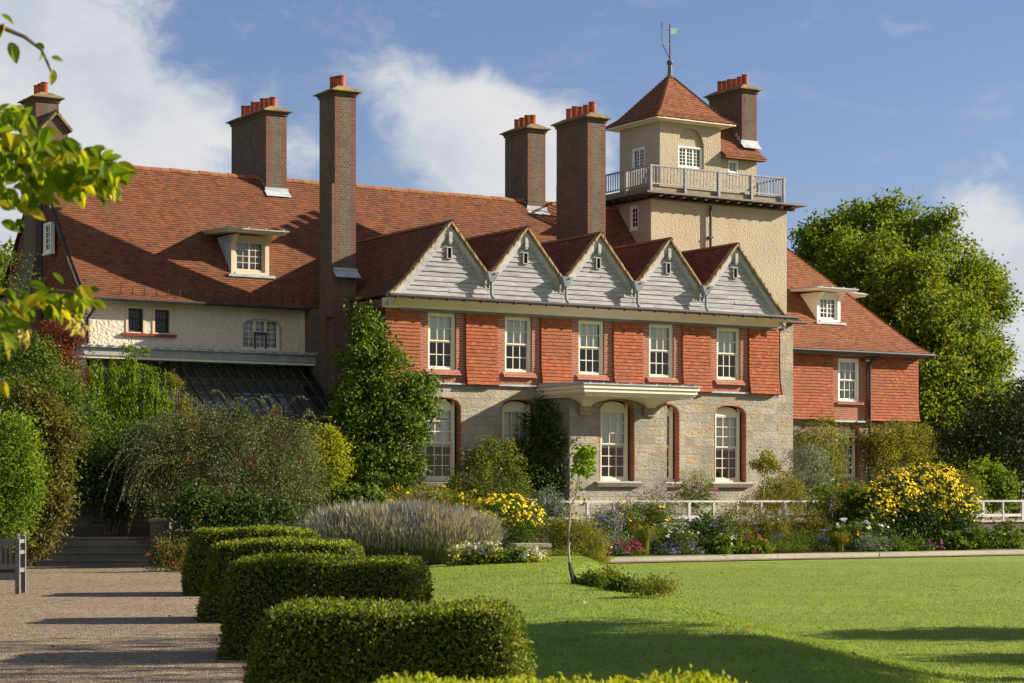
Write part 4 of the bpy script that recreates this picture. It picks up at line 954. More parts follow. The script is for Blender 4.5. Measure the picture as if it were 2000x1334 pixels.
# ------------------------------------------------------------------ planting
def lm(name, *c, trans=.35, gloss=.1, rough=.62, tint=(1.5, 1.45, .6)):
    n = len(c); return m_leaf(name, [(i/(n-1), q) for i, q in enumerate(c)], trans, gloss, rough, tint)
L_TREE = lm('plane_leaf', (.056, .10, .012), (.10, .16, .016), (.155, .205, .021), (.26, .26, .026), trans=.4)
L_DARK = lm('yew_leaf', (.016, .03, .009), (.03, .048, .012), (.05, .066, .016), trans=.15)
L_HEDGE = lm('box_hedge_leaf', (.055, .085, .012), (.095, .135, .015), (.145, .185, .02), (.21, .20, .03), trans=.2, gloss=.14)
L_HNEWLIT = lm('box_sunlit_new_leaf', (.18, .235, .014), (.28, .315, .02), (.38, .38, .03), trans=.4)  # bright new leaves; the sunlit tone of hedge tops is in the colour
L_CREEP = lm('creeper_leaf', (.04, .08, .010), (.07, .12, .013), (.11, .165, .018), (.15, .195, .022), trans=.25, gloss=.14)
L_OLIVE = lm('olive_leaf', (.055, .078, .022), (.095, .12, .036), (.14, .155, .058), (.21, .215, .115), trans=.2, gloss=.14)
L_LIME = lm('lime_leaf', (.15, .18, .012), (.23, .26, .018), (.32, .31, .025), trans=.4)
L_MID = lm('mid_green_leaf', (.05, .09, .013), (.085, .135, .018), (.13, .18, .023), trans=.3)
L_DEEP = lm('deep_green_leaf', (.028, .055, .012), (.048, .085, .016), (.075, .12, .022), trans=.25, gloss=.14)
L_BRIGHT = lm('bright_leaf', (.055, .105, .010), (.10, .165, .014), (.145, .21, .018), (.19, .25, .024), trans=.35)
L_ROSE = lm('rose_leaf', (.05, .08, .013), (.09, .12, .018), (.13, .15, .022), (.20, .19, .035), trans=.35)
L_YG = lm('yellow_green_leaf', (.09, .11, .012), (.14, .16, .016), (.20, .20, .025), (.27, .23, .03), trans=.35)
L_BRONZE = lm('bronze_leaf', (.06, .045, .018), (.09, .085, .022), (.15, .125, .03), (.10, .12, .025), (.20, .18, .03), trans=.3)
L_RED = lm('maple_red_leaf', (.09, .018, .012), (.15, .03, .016), (.20, .06, .025), (.10, .05, .025), trans=.4)
L_GREY = lm('grey_green_leaf', (.11, .14, .10), (.17, .20, .15), (.24, .27, .21), trans=.2)
L_LAV = lm('lavender_spike', (.24, .215, .185), (.33, .30, .255), (.41, .38, .33), (.36, .335, .305), trans=.2, gloss=.1)
L_GOLD = lm('goldenrod_leaf', (.07, .09, .012), (.115, .13, .016), (.17, .16, .02), (.26, .20, .025), trans=.3)
L_HORN = lm('hornbeam_leaf', (.07, .125, .010), (.10, .165, .012), (.145, .21, .013), (.22, .26, .015), (.37, .31, .02), trans=.6)
L_SYC = lm('sapling_leaf', (.12, .20, .012), (.17, .26, .016), (.22, .30, .022), trans=.45)
def fm(name, a, b): return lm(name, a, b, trans=.3, gloss=.05, tint=(1, 1, 1))
F_YEL = fm('yellow_petal', (.88, .64, .02), (.97, .78, .07)); F_WHITE = fm('white_petal', (.62, .62, .50), (.80, .80, .70)); F_PURP = fm('purple_petal', (.16, .07, .34), (.30, .16, .52))
F_MAG = fm('magenta_petal', (.38, .02, .11), (.52, .05, .18)); F_PINK = fm('pink_petal', (.40, .07, .20), (.5, .16, .30)); F_ORG = fm('orange_petal', (.7, .22, .02), (.8, .35, .04)); F_RED = fm('red_berry', (.22, .015, .012), (.32, .03, .015))

def lobe(px, py, rp, v, sy=1.0, sx=1.0, dv=0.0):
    k = K(px, v+dv); x, y, z = V(px, py, v+dv); r = rp*k; return (x, y, z, r*sx, r*.9*min(1.6, 1), r*sy)
def lobe_pts(lobes, n, ncl, sd, shell, inner=.25, seed=0):
    g = np.random.default_rng(seed); Lb = np.array(lobes); pr = (Lb[:, 3]*Lb[:, 5]); pr = pr/pr.sum()
    idx = g.choice(len(Lb), ncl*2, p=pr); u = unit(g.normal(size=(ncl*2, 3)))
    r = np.where(g.random(ncl*2) < inner, g.uniform(.25, .8, ncl*2), shell+(1.06-shell)*g.random(ncl*2))
    c = Lb[idx, :3]+u*r[:, None]*Lb[idx, 3:6]
    keep = np.ones(len(c), bool)
    for j in range(len(Lb)):
        q = np.linalg.norm((c-Lb[j, :3])/Lb[j, 3:6], axis=1); keep &= ~((q < .55) & (idx != j) & (g.random(len(c)) < .8))
    c = c[keep][:ncl]; u = u[keep][:ncl]
    if len(c) == 0: c = Lb[:, :3]; u = unit(g.normal(size=(len(Lb), 3)))
    w_ = g.random(len(c))**.7+.25; k = g.choice(len(c), n, p=w_/w_.sum())
    p = c[k]+g.normal(size=(n, 3))*sd*np.array([1, 1, .75])
    return p, u[k], g
def foliage(name, label, cat, lobes, n, L, mat, zg, Wr=.55, ncl=None, sd=None, shell=.75, up=.1, flat=.5, group=None, stems=4, stemr=.03, inner=.25, flowers=(), seed=1, stemmat=None, part='foliage'):
    lobes = [tuple(map(float, q)) for q in lobes]; A = np.array(lobes)
    base = np.array([A[:, 0].mean(), A[:, 1].mean(), zg]); R = A[:, 3].mean()
    ncl = ncl or max(12, n//28); sd = sd or R*.16
    p, u, g = lobe_pts(lobes, n, ncl, sd, shell, inner, seed)
    low = p[:, 2] < zg+.02; p[low, 2] = zg+.02+g.random(low.sum())*.15
    nr = unit(u*flat+np.array([0, 0, .35])+g.normal(size=(n, 3))*.6)
    d = g.normal(size=(n, 3))+u*.5+np.array([0, 0, up]); d = d-(d*nr).sum(1, keepdims=True)*nr*.7
    Ls = L*g.uniform(.65, 1.25, n)
    Q = leaf_quads(p-base, d, nr, Ls, Ls*Wr)
    o = tag(link(name, quads_mesh(name, Q, mat), None, tuple(base)), label, cat, group)
    if stems:
        b = MB(); order = sorted(range(len(lobes)), key=lambda i: -A[i, 3])[:stems]
        for i in order:
            q = A[i, :3]-base; m1 = q*.5+np.array([rnd.uniform(-.15, .15)*R, rnd.uniform(-.15, .15)*R, 0])
            b.tube([(q[0]*.15, q[1]*.15, -.05), tuple(m1), tuple(q), tuple(q+np.array([rnd.uniform(-.3, .3)*R, 0, A[i, 5]*.5]))], [stemr, stemr*.75, stemr*.5, stemr*.2], 6)
        b.build('stems', stemmat or BARK, o)
    for fi, (fmat, fn, fs, topbias, fname) in enumerate(flowers):
        p, u, g = lobe_pts(lobes, fn*3, max(6, fn), sd*.5, .97, 0, seed+50+fi)
        sel = (p-A[:, :3].mean(0))[:, 2] + g.normal(size=len(p))*R*.4 > (topbias-.5)*R; sel &= (u@np.append(-FWD, 0) > -.35); p = p[sel][:fn]; u = u[sel][:fn]
        if len(p) == 0: continue
        p = p+u*fs*.6; p[:, 2] = np.maximum(p[:, 2], zg+.05)
        o2 = link(fname, quads_mesh(fname, flower_quads(p-base, unit(u+np.append(-FWD, 0)*.5+np.array([0, 0, .6])+g.normal(size=p.shape)*.35), fs*g.uniform(.7, 1.25, len(p)), g), fmat), o)
    return o
def flower_quads(c, nr, s, g):
    """small open heads: two crossed petal squares each"""
    a = unit(np.cross(nr, g.normal(size=nr.shape))); b_ = np.cross(nr, a); s = s[:, None]*.5; out = []
    for t in (0, math.pi/4):
        e = a*math.cos(t)+b_*math.sin(t); f = -a*math.sin(t)+b_*math.cos(t); cc = c+nr*s*(.05+.2*t)
        out.append(np.stack([cc-e*s+nr*s*.25, cc-f*s+nr*s*.25, cc+e*s+nr*s*.25, cc+f*s+nr*s*.25], 1))
    return np.concatenate(out)
def bedz(v): return .75 if v > -4.75 else (0.22+(v+4.75)/3.85*.22 if v > -8.6 else 0.0)
def dome(pl, pr, pt, pb, v, nl=4, seed=0):
    """a mound of lobes filling a photo box on the plane Y=v"""
    r_ = random.Random(seed); w_ = pr-pl; h = pb-pt; out = []
    for i in range(nl):
        f = (i+.5)/nl; rr = min(w_/nl*.95, h*.55)*r_.uniform(.85, 1.1); top = pt+abs(f-.5)**2*h*.9+r_.uniform(0, .12)*h
        out.append(lobe(pl+w_*f, top+rr, rr, v, 1.0, 1.0, r_.uniform(-.25, .25)))
        if h > 1.5*rr: out.append(lobe(pl+w_*f, (top+rr+pb)/2, rr*1.02, v, 1.1, 1.0, r_.uniform(-.25, .25)))
        out.append(lobe(pl+w_*f, pb-rr*.4, rr*.9, v))
    return out

# the big tree behind the wing
def tree(name, label, lobes, n, L, mat, base, trunk_r, seed, sd=.45, up=-.1, ncl=None, inner=.18, limbs=14, group=None):
    A = np.array(lobes); base = np.array(base, float); rt = empty(name, tuple(base), label, 'tree', group)
    p, u, g = lobe_pts(lobes, n, ncl or n//38, sd, .62, inner, seed)
    nr = unit(u*.4+np.array([0, 0, .5])+g.normal(size=(n, 3))*.6); d = g.normal(size=(n, 3))+u*.6+np.array([0, 0, up])
    Ls = L*g.uniform(.6, 1.3, n); Q = leaf_quads(p-base, d, nr, Ls, Ls*.7)
    link('crown', quads_mesh('crown', Q, mat), rt)
    b = MB(); top = A[:, :3].mean(0)-base; hh = top[2]
    b.tube([(0, 0, -.4), (0, 0, .4), (.1, 0, hh*.35), (top[0]*.5, top[1]*.5, hh*.75), (top[0], top[1], hh*1.15)], [trunk_r*1.4, trunk_r, trunk_r*.85, trunk_r*.55, trunk_r*.2], 9)
    for i in sorted(range(len(A)), key=lambda i: -A[i, 3])[:limbs]:
        q = A[i, :3]-base; z0 = hh*rnd.uniform(.3, .6); b.tube([(top[0]*.3, top[1]*.3, z0), tuple(q*.55+np.array([0, 0, z0*.45])), tuple(q), tuple(q+(q-top)*.35)], [trunk_r*.42, trunk_r*.28, trunk_r*.14, trunk_r*.04], 6)
    b.build('trunk', BARK, rt); return rt
def tl(px, py, rp, d=98., dd=0): x, y, z = AT(px, py, d+dd); r = rp*(d+dd)/FPX; return (x, y, z, r, r, r)
plane = [tl(1625, 505, 62), tl(1590, 560, 45, dd=3), tl(1600, 470, 42), tl(1700, 470, 70, dd=3), tl(1745, 435, 48), tl(1790, 500, 70, dd=-2), tl(1850, 540, 72), tl(1905, 570, 52, dd=2), tl(1945, 590, 34),
         tl(1680, 580, 85, dd=-3), tl(1770, 610, 95, dd=-5), tl(1860, 660, 90, dd=-3), tl(1925, 690, 48), tl(1700, 690, 80, dd=2), tl(1800, 740, 95, dd=-4), tl(1890, 770, 78, dd=-2), tl(1940, 790, 48),
         tl(1830, 850, 90, dd=-3), tl(1910, 870, 70), tl(1740, 800, 70, dd=3), tl(1960, 850, 32), tl(1660, 520, 60, dd=-4), tl(1730, 520, 70, dd=-6), tl(1650, 640, 60, dd=4)]
_g = random.Random(12)
for q in list(plane):
    for _ in range(3):
        t = np.array([_g.gauss(0, 1), _g.gauss(0, 1), _g.gauss(.15, 1)]); t /= np.linalg.norm(t); r = q[3]*_g.uniform(.22, .42); c = np.array(q[:3])+t*q[3]*_g.uniform(.85, 1.12); plane.append((*c, r*1.3, r*1.3, r*.8))
tree('plane_tree', 'large yellowing broad-leaved tree rising behind the tile-hung right wing of the house', plane, 150000, .175, L_TREE, (*AT(1770, 960, 98)[:2], -.3), .45, 3, sd=.30, ncl=1700)
yew = [tl(1900, 880, 70, 84), tl(1960, 840, 75, 86), tl(2030, 850, 80, 84), tl(1860, 930, 50, 82), tl(1985, 930, 70, 82), tl(2050, 780, 70, 88)]
tree('yew_tree', 'very dark evergreen tree under the yellowing crown at the right edge', yew, 16000, .16, L_DARK, (*AT(1980, 970, 84)[:2], -.2), .3, 5, sd=.35)
far = [tl(1990, 790, 26, 130), tl(2020, 770, 40, 130), tl(2005, 830, 40, 130), tl(2060, 800, 60, 130)]
tree('pine_tree', 'distant blue-green conifer peeping past the right edge of the big tree', far, 5000, .2, L_DEEP, (*AT(2030, 960, 130)[:2], -.3), .25, 6, sd=.4)
far = [tl(20, 600, 60, 84), tl(-40, 560, 80, 86), tl(60, 640, 50, 82), tl(-80, 650, 90, 84)]
tree('ash_tree', 'tree mostly hidden behind the tall outer chimney at the left edge', far, 9000, .22, L_TREE, (*AT(-30, 900, 84)[:2], 0), .3, 8, sd=.4)
# trees outside the view whose shadows lie across the lawn
def side_tree(a, d, h0, h1, ra, rd, n, seed, label, tilt=0.0):
    g = random.Random(seed); x, y = CW(a, d); lb = []
    for i in range(34):
        t = g.uniform(0, 6.28); f = g.random()**.5; q = min(ra, rd)*g.uniform(.3, .5); p = CW(a+math.cos(t)*f*(ra-q), d+math.sin(t)*f*(rd-q)); dz = tilt*((p[1]-CAM[1])*FWD[1]+p[0]*FWD[0]-d); lb.append((p[0], p[1], g.uniform(h0+q*.8, max(h0+q, h1-q))+dz, q, q, q*.8))
    tree('garden_tree', label, lb, n, .24, L_TREE, (x, y, -.15), .16, seed, sd=.38, limbs=6)
side_tree(13.4, 23.4, 4.85, 6.4, 1.7, 4.8, 13000, 51, 'broad clear-stemmed garden tree on the lawn outside the right edge', .15)
side_tree(17.0, 23.0, 8.0, 11.5, 3.0, 6.0, 1300, 55, 'tall thin-crowned garden tree behind the broad one outside the right edge')
side_tree(20.6, 32.0, 4.2, 6.3, 2.0, 1.1, 2600, 53, 'small garden tree standing alone furthest down the lawn')
side_tree(20.6, 27.4, 4.2, 6.2, 2.0, 1.0, 2600, 54, 'small garden tree between the broad one and the furthest one')

# creeper on the corner of the garden front
cl = [lobe(712, 640, 22, -.35), lobe(705, 700, 40, -.35), lobe(735, 690, 36, -.45), lobe(760, 735, 50, -.5), lobe(715, 775, 55, -.45), lobe(795, 760, 45, -.5), lobe(770, 800, 62, -.6), lobe(825, 770, 36, -.45), lobe(720, 860, 56, -.5),
      lobe(790, 845, 40, -.55), lobe(740, 920, 56, -.6), lobe(700, 900, 45, -.4), lobe(800, 905, 30, -.5), lobe(835, 800, 22, -.4), lobe(760, 960, 45, -.7), lobe(680, 800, 35, -.2), lobe(690, 620, 14, .3), lobe(705, 610, 10, -.2), lobe(728, 655, 18, -.35)]
cl = [(x, min(y, -.25), z, rx, min(ry, .55), rz) for x, y, z, rx, ry, rz in cl]
foliage('wall_creeper', 'dense glossy green creeper climbing the left corner of the gabled front', 'climbing plant', cl, 26000, .105, L_CREEP, .75, Wr=.75, ncl=520, sd=.17, shell=.86, up=-.4, stems=6, stemr=.035, inner=.1, seed=4)
cl2 = [(29.5-.05, y, z, .2, .5, .6) for y, z in ((.3, 6.6), (.5, 6.0), (.7, 5.3), (.9, 4.6), (.6, 3.8), (1.0, 3.2))]
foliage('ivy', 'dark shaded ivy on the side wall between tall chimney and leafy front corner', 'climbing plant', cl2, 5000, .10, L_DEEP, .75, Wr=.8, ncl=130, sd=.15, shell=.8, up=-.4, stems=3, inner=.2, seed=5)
# porch-corner climber, dark
cp = [lobe(1095, 820, 36, -.7), lobe(1105, 870, 30, -1.0), lobe(1045, 830, 26, -.4), lobe(1050, 940, 44, -.6), lobe(1085, 830, 44, -.5), lobe(1075, 900, 50, -.7), lobe(1095, 960, 40, -1.0), lobe(1060, 960, 45, -.8), lobe(1100, 790, 22, -.4), lobe(1035, 870, 28, -.4), lobe(1060, 790, 16, -.2)]
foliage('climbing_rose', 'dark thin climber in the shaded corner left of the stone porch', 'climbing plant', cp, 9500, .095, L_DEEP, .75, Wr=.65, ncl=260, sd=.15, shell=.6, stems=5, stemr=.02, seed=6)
# wing climbers
cw = [lobe(1610, 840, 28, 6.0), lobe(1625, 865, 34, 6.0), lobe(1590, 860, 34, 6.0), lobe(1630, 905, 30, 5.8), lobe(1600, 900, 36, 5.8), lobe(1575, 870, 24, 6.0), lobe(1650, 850, 16, 6.1)]
foliage('wisteria', 'yellow-green climber beside the arched window of the tile-hung wing', 'climbing plant', cw, 5200, .10, L_YG, .75, Wr=.45, ncl=190, sd=.15, shell=.75, up=-.6, seed=7)
cw = [lobe(1705, 855, 28, 6.0), lobe(1735, 850, 28, 6.0), lobe(1765, 860, 34, 6.0), lobe(1795, 860, 30, 6.1), lobe(1810, 870, 24, 6.2), lobe(1720, 885, 30, 5.9), lobe(1760, 890, 30, 5.8), lobe(1800, 895, 26, 5.9), lobe(1815, 850, 18, 6.5)]
foliage('climbing_hydrangea', 'bronze-yellow climber spread along the wall at the right end of the wing', 'climbing plant', cw, 7000, .095, L_YG, .75, Wr=.6, ncl=200, sd=.16, shell=.75, up=-.3, seed=8)
foliage('buddleja', 'silvery blue-green shrub below the tower beside the yellow-green climber', 'shrub', dome(1545, 1615, 862, 975, 1.2, 3, 3), 4200, .10, L_GREY, .75, Wr=.4, ncl=150, sd=.14, seed=9)
foliage('bright_shrub', 'bright lime-green rounded shrub above the white rail at the far right', 'shrub', dome(1882, 1968, 890, 985, 3.0, 3, 4), 4500, .13, L_BRIGHT, .4, Wr=.8, ncl=140, sd=.17, seed=10)
foliage('brown_shrub', 'dull olive shrub between the golden flowers and the lime-green shrub', 'shrub', dome(1840, 1905, 915, 985, 1.5, 3, 5), 2600, .10, L_GOLD, .4, ncl=90, sd=.16, seed=11)

# ---- shrub bank on the left, in front of the conservatory
foliage('euphorbia', 'bright green mounded shrub at the left edge behind the bench', 'shrub', [lobe(x, y, r, -13.5) for x, y, r in ((15, 850, 50), (30, 920, 50), (-10, 980, 60), (40, 985, 36), (55, 900, 30), (-30, 880, 60), (20, 1030, 36), (48, 955, 34))], 13000, .075, L_BRIGHT, 0, Wr=.6, ncl=200, sd=.15, shell=.72, up=-.3, stems=0, seed=20)
foliage('cotinus', 'bronze and yellow mottled shrub hanging over the left pier of the steps', 'shrub', [lobe(x, y, r, -10.5) for x, y, r in ((85, 820, 40), (110, 860, 36), (95, 900, 40), (80, 960, 36), (120, 910, 26), (60, 800, 36), (70, 1010, 34), (100, 985, 32), (45, 780, 30), (60, 1050, 34), (95, 1030, 28), (125, 960, 24), (130, 830, 26), (40, 1020, 36))], 15000, .085, L_BRONZE, 0, Wr=.7, ncl=330, sd=.15, shell=.75, up=-.3, stems=0, seed=21)
foliage('mixed_shrub', 'loose green shrub between bronze shrub and upright laurel', 'shrub', [lobe(x, y, r, -5.5) for x, y, r in ((60, 720, 55), (20, 740, 60), (100, 770, 55), (140, 790, 45), (60, 790, 60), (130, 850, 50), (175, 850, 50), (0, 680, 40), (160, 920, 50), (100, 880, 60), (220, 880, 45))], 15000, .095, L_MID, .3, Wr=.6, ncl=300, sd=.17, shell=.75, up=-.2, seed=22)
foliage('smoke_bush', 'brown feathery shrub below the red maple', 'shrub', [lobe(x, y, r, -4.6) for x, y, r in ((100, 715, 28), (130, 735, 24), (85, 740, 22), (115, 760, 26))], 3200, .06, L_BRONZE, .75, Wr=.3, ncl=120, sd=.12, seed=23)
foliage('japanese_maple', 'dark red Japanese maple in front of the left end of the white wall', 'tree', [lobe(x, y, r, -2.0) for x, y, r in ((95, 660, 24), (120, 650, 24), (145, 660, 18), (110, 690, 26), (135, 695, 22), (85, 690, 20), (150, 730, 20), (160, 760, 16), (105, 640, 16))], 3600, .085, L_RED, .75, Wr=.45, ncl=130, sd=.12, shell=.6, up=-.3, stems=7, stemr=.03, stemmat=m_plain('pale_bark', (.35, .31, .26), .9, .3, 8), seed=24)
lau = []
for x, y, r in ((188, 735, 13), (205, 760, 16), (230, 730, 12), (252, 715, 12), (232, 770, 18), (262, 750, 18), (282, 730, 11), (300, 745, 13), (255, 790, 24), (290, 775, 20), (315, 790, 17), (200, 810, 24), (240, 830, 30), (280, 830, 30), (310, 830, 22), (178, 700, 7), (252, 690, 7), (280, 692, 7), (182, 770, 12)): lau.append(lobe(x, y, r, -4.0, 1.6))
foliage('laurel', 'upright bright green laurel with pointed shoots in front of the glasshouse roof', 'shrub', lau, 11000, .10, L_BRIGHT, .75, Wr=.35, ncl=330, sd=.09, shell=.6, up=2.2, flat=.3, stems=10, seed=25)
lr = bpy.data.objects['laurel']; base = np.array(lr.location); g = np.random.default_rng(61); cc, dd_ = [], []
for i in range(46):
    px = g.uniform(172, 335); top = 690+abs(px-235)*.32+g.uniform(0, 55); v = -4.0+g.uniform(-.7, .5); a = np.array(V(px, top+g.uniform(70, 120), v)); c = np.array(V(px+g.normal()*5, top, v)); m = 34
    f = np.linspace(0, 1, m); t = np.arange(m)*2.4; rd = np.stack([np.cos(t), np.sin(t), np.zeros(m)], 1); cc.append(a+(c-a)*f[:, None]+rd*.015); dd_.append(rd*.62*(1.1-f[:, None]*.7)+np.array([0, 0, .85]))
cc = np.concatenate(cc)-base; dd_ = np.concatenate(dd_); Ls = .105*g.uniform(.7, 1.2, len(cc))
link('upright_shoots', quads_mesh('upright_shoots', leaf_quads(cc, dd_+g.normal(size=dd_.shape)*.1, unit(np.array([0, 0, .5])+g.normal(size=dd_.shape)*.6), Ls, Ls*.32), L_BRIGHT), lr)
lau = [lobe(x, y, r, -4.0, 1.8) for x, y, r in ((345, 740, 8), (350, 770, 13), (360, 800, 18), (330, 740, 7), (325, 770, 10), (370, 830, 22), (340, 830, 22))]
foliage('privet', 'olive shrub with two thin upright shoots right of the bright laurel', 'shrub', lau, 3600, .06, L_YG, .75, Wr=.45, ncl=140, sd=.08, shell=.6, up=1.6, stems=6, seed=26)
dk = [lobe(x, y, r, -7.6) for x, y, r in ((170, 930, 40), (210, 920, 45), (250, 930, 40), (190, 965, 30), (235, 965, 30), (150, 950, 34), (290, 880, 50), (270, 960, 34), (150, 900, 40), (210, 985, 24))]
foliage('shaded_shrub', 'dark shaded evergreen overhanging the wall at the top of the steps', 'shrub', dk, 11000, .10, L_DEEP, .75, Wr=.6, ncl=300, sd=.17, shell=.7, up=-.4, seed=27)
co = [lobe(x, y, r, -8.6) for x, y, r in ((275, 905, 40), (290, 960, 36), (310, 1000, 30), (600, 900, 36), (330, 862, 52), (390, 848, 52), (450, 848, 54), (510, 856, 54), (560, 870, 50), (300, 890, 45), (370, 900, 70), (440, 900, 75), (520, 910, 70), (580, 920, 42), (420, 970, 70), (500, 980, 62), (350, 960, 50), (560, 980, 45), (400, 1020, 50), (470, 1025, 55), (270, 880, 25), (610, 950, 25))]
foliage('cotoneaster', 'large arching grey-olive cotoneaster mound right of the garden steps', 'shrub', co, 70000, .058, L_OLIVE, .0, Wr=.42, ncl=1000, sd=.16, shell=.78, up=-.5, flat=.35, stems=10, stemr=.03, flowers=[(F_RED, 170, .05, .2, 'berry_sprays')], seed=28)
# arching sprays of the cotoneaster, hanging left over the steps and standing above it
sp = []
g = random.Random(5); bm_ = MB(); pts = []
for i in range(105):
    if i < 26: px, py, dx, dy = 300+g.uniform(-30, 60), 850+g.uniform(-40, 60), -g.uniform(25, 90), g.uniform(40, 150)
    else: px, py, dx, dy = g.uniform(330, 620), g.uniform(800, 870), g.uniform(-50, 50), -g.uniform(8, 40) if i % 3 else g.uniform(20, 90)
    v = -8.9+g.uniform(-.7, .6); n = 7; pp = []
    for k in range(n):
        t = k/(n-1); pp.append(np.array(V(px+dx*t, py+(dy*t*t if dy > 0 else dy*t*(2-t))-(10*math.sin(t*3.1)), v-.2*t)))
    bm_.tube([tuple(q) for q in pp], [.010, .009, .008, .007, .006, .005, .003], 4, cap=False)
    for k in range(n-1):
        for _ in range(15): pts.append(pp[k]+(pp[k+1]-pp[k])*g.random())
cot = bpy.data.objects['cotoneaster']; base = np.array(cot.location)
bm_.v = [tuple(np.array(q)-base) for q in bm_.v]; bm_.build('sprays', m_plain('dark_twig', (.06, .05, .035), .9, .3, 9), cot)
P = np.array(pts)-base; Ls = .045*rng.uniform(.7, 1.3, len(P)); link('spray_leaves', quads_mesh('spray_leaves', leaf_quads(P, rvec(len(P)), rvec(len(P)), Ls, Ls*.5), L_OLIVE), cot)
foliage('golden_elder', 'yellow-lime shrub between the arching cotoneaster and the creeper', 'shrub', [lobe(x, y, r, -4.0) for x, y, r in ((600, 860, 18), (640, 860, 26), (655, 870, 20), (620, 890, 28), (650, 910, 28), (625, 930, 30), (655, 945, 20), (590, 880, 18), (605, 840, 10), (645, 843, 10))], 5200, .11, L_LIME, .75, Wr=.4, ncl=200, sd=.12, shell=.65, up=.2, seed=29)
foliage('ivy_mound', 'glossy dark green mound below the cotoneaster beside the first hedge block', 'shrub', [lobe(x, y, r, -10.6) for x, y, r in ((380, 990, 36), (430, 1000, 36), (480, 1000, 36), (530, 1000, 30), (345, 1000, 26), (370, 1030, 26), (440, 1035, 28), (560, 1010, 20))], 8000, .085, L_DEEP, 0, Wr=.75, ncl=220, sd=.13, shell=.8, flowers=[(F_RED, 120, .045, .1, 'berry_sprays')], seed=30)
foliage('fuchsia', 'small red-tinted shrub between the right step pier and the hedges', 'shrub', dome(303, 365, 1042, 1112, -13.0, 3, 6), 2600, .055, L_BRONZE, 0, Wr=.5, ncl=110, sd=.1, flowers=[(F_RED, 40, .06, .4, 'blossoms'), (F_ORG, 8, .08, .4, 'orange_blossoms')], seed=31)
foliage('bergenia', 'low dark leafy clump between the yellow-lime shrub and the silver lavender', 'plant', dome(650, 740, 948, 985, -6.0, 4, 7), 2200, .12, L_MID, .2, Wr=.7, ncl=90, sd=.12, seed=32)
rs = [lobe(20, 500, 30, -1.0), lobe(60, 530, 26, -1.0), lobe(30, 570, 34, -1.0), (V(20, 640, -1.0)[0], -1.0, V(20, 640, -1)[2], .5, .4, .6)]
foliage('rambling_rose', 'thin leafy rose shoots against the left chimney', 'climbing plant', rs, 900, .08, L_MID, .75, Wr=.55, ncl=70, sd=.12, shell=.5, stems=4, stemr=.012, seed=33)

# ---- steps, piers and walls
sx, sy = AT(180, 1105, 48.5)[:2]
def stp(f): return f
STEP = empty('garden_steps', (sx, sy, 0), 'weathered stone steps climbing from the gravel path into the shaded shrubs', 'steps', rz=-math.atan2(FWD[0], FWD[1])*.85)
for k in range(4):
    b = MB(); x = -1.29
    b.box(-1.29+k*.012, 1.29-k*.01, k*.36, k*.36+.5, k*.165-.1 if k == 0 else k*.165, k*.165+.115)
    b.box(-1.29+k*.012-.0, 1.29-k*.01+.0, k*.36-.035, k*.36+.5, k*.165+.117, k*.165+.165); b.build('stone_tread', STEPS, STEP)
b = MB(); b.box(-2.2, 2.2, 1.5, 5, -.2, .655); b.build('landing', STEPS, STEP)
rot = -math.atan2(FWD[0], FWD[1])*.85
def local(x, y): c, s = math.cos(rot), math.sin(rot); return sx+x*c-y*s, sy+x*s+y*c
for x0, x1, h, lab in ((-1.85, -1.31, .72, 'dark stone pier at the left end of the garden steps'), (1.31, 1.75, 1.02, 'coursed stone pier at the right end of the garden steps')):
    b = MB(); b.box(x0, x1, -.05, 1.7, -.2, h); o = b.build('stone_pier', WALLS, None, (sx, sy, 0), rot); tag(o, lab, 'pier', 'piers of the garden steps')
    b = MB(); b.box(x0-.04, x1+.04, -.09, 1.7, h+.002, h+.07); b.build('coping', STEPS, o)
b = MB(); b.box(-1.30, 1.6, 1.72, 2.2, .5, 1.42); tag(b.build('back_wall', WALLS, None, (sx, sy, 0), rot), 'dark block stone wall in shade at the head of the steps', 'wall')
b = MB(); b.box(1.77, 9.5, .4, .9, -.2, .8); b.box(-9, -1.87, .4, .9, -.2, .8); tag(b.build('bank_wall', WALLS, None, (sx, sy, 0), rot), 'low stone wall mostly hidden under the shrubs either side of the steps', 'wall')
b = MB(); b.box(26.0, 95, -5.1, -4.755, -.3, .78); o = tag(b.build('retaining_wall', WALLS), 'dark stone wall holding up the terrace behind the flower border', 'wall')
b = MB(); x = 26.0
while x < 95: L = rnd.uniform(.9, 1.5); b.box(x, x+L-.01, -5.16, -4.70, .783, .84); x += L
b.build('coping', KERBM, o)
x, y, z = AT(1052, 1075, 45.5); b = MB(); b.box(-.55, .16, -.2, .2, -.2, .52); o = tag(b.build('border_wall', YBRK, None, (x, y, 0), -.25), 'short brick wall end with flat stone top between white flowers and tall bush', 'wall')
b = MB(); b.box(-.58, .21, -.25, .25, .523, .60); b.build('coping', KERBM, o)

def rail_fence(name, label, xa, xb, y, zb, posts):
    F = empty(name, ((xa+xb)/2, y, zb), label, 'fence', 'white rail fences along the terrace edge'); ox = (xa+xb)/2
    b = MB(); b.bar((xa-ox, 0, .62), (xb-ox, 0, .62), .09, .055); b.build('rail', RAILW, F)
    b = MB(); b.bar((xa-ox, .01, .16), (xb-ox, .01, .16), .08, .09); b.build('rail', RAILW, F)
    for i in range(posts):
        x = xa+.15+(xb-xa-.3)*i/(posts-1)-ox; b = MB(); w_ = .045 if i % 2 == 0 else .028; b.box(x-w_, x+w_, -.04, .04, 0, .59); b.build('post', RAILW, F)
rail_fence('rail_fence', 'white weathered rail fence running behind the flower border below the house', 31.6, 42.6, -4.92, .84, 13)
rail_fence('rail_fence', 'short white rail fence beyond the golden flowers at the right edge', 46.9, 56, -4.92, .84, 11)

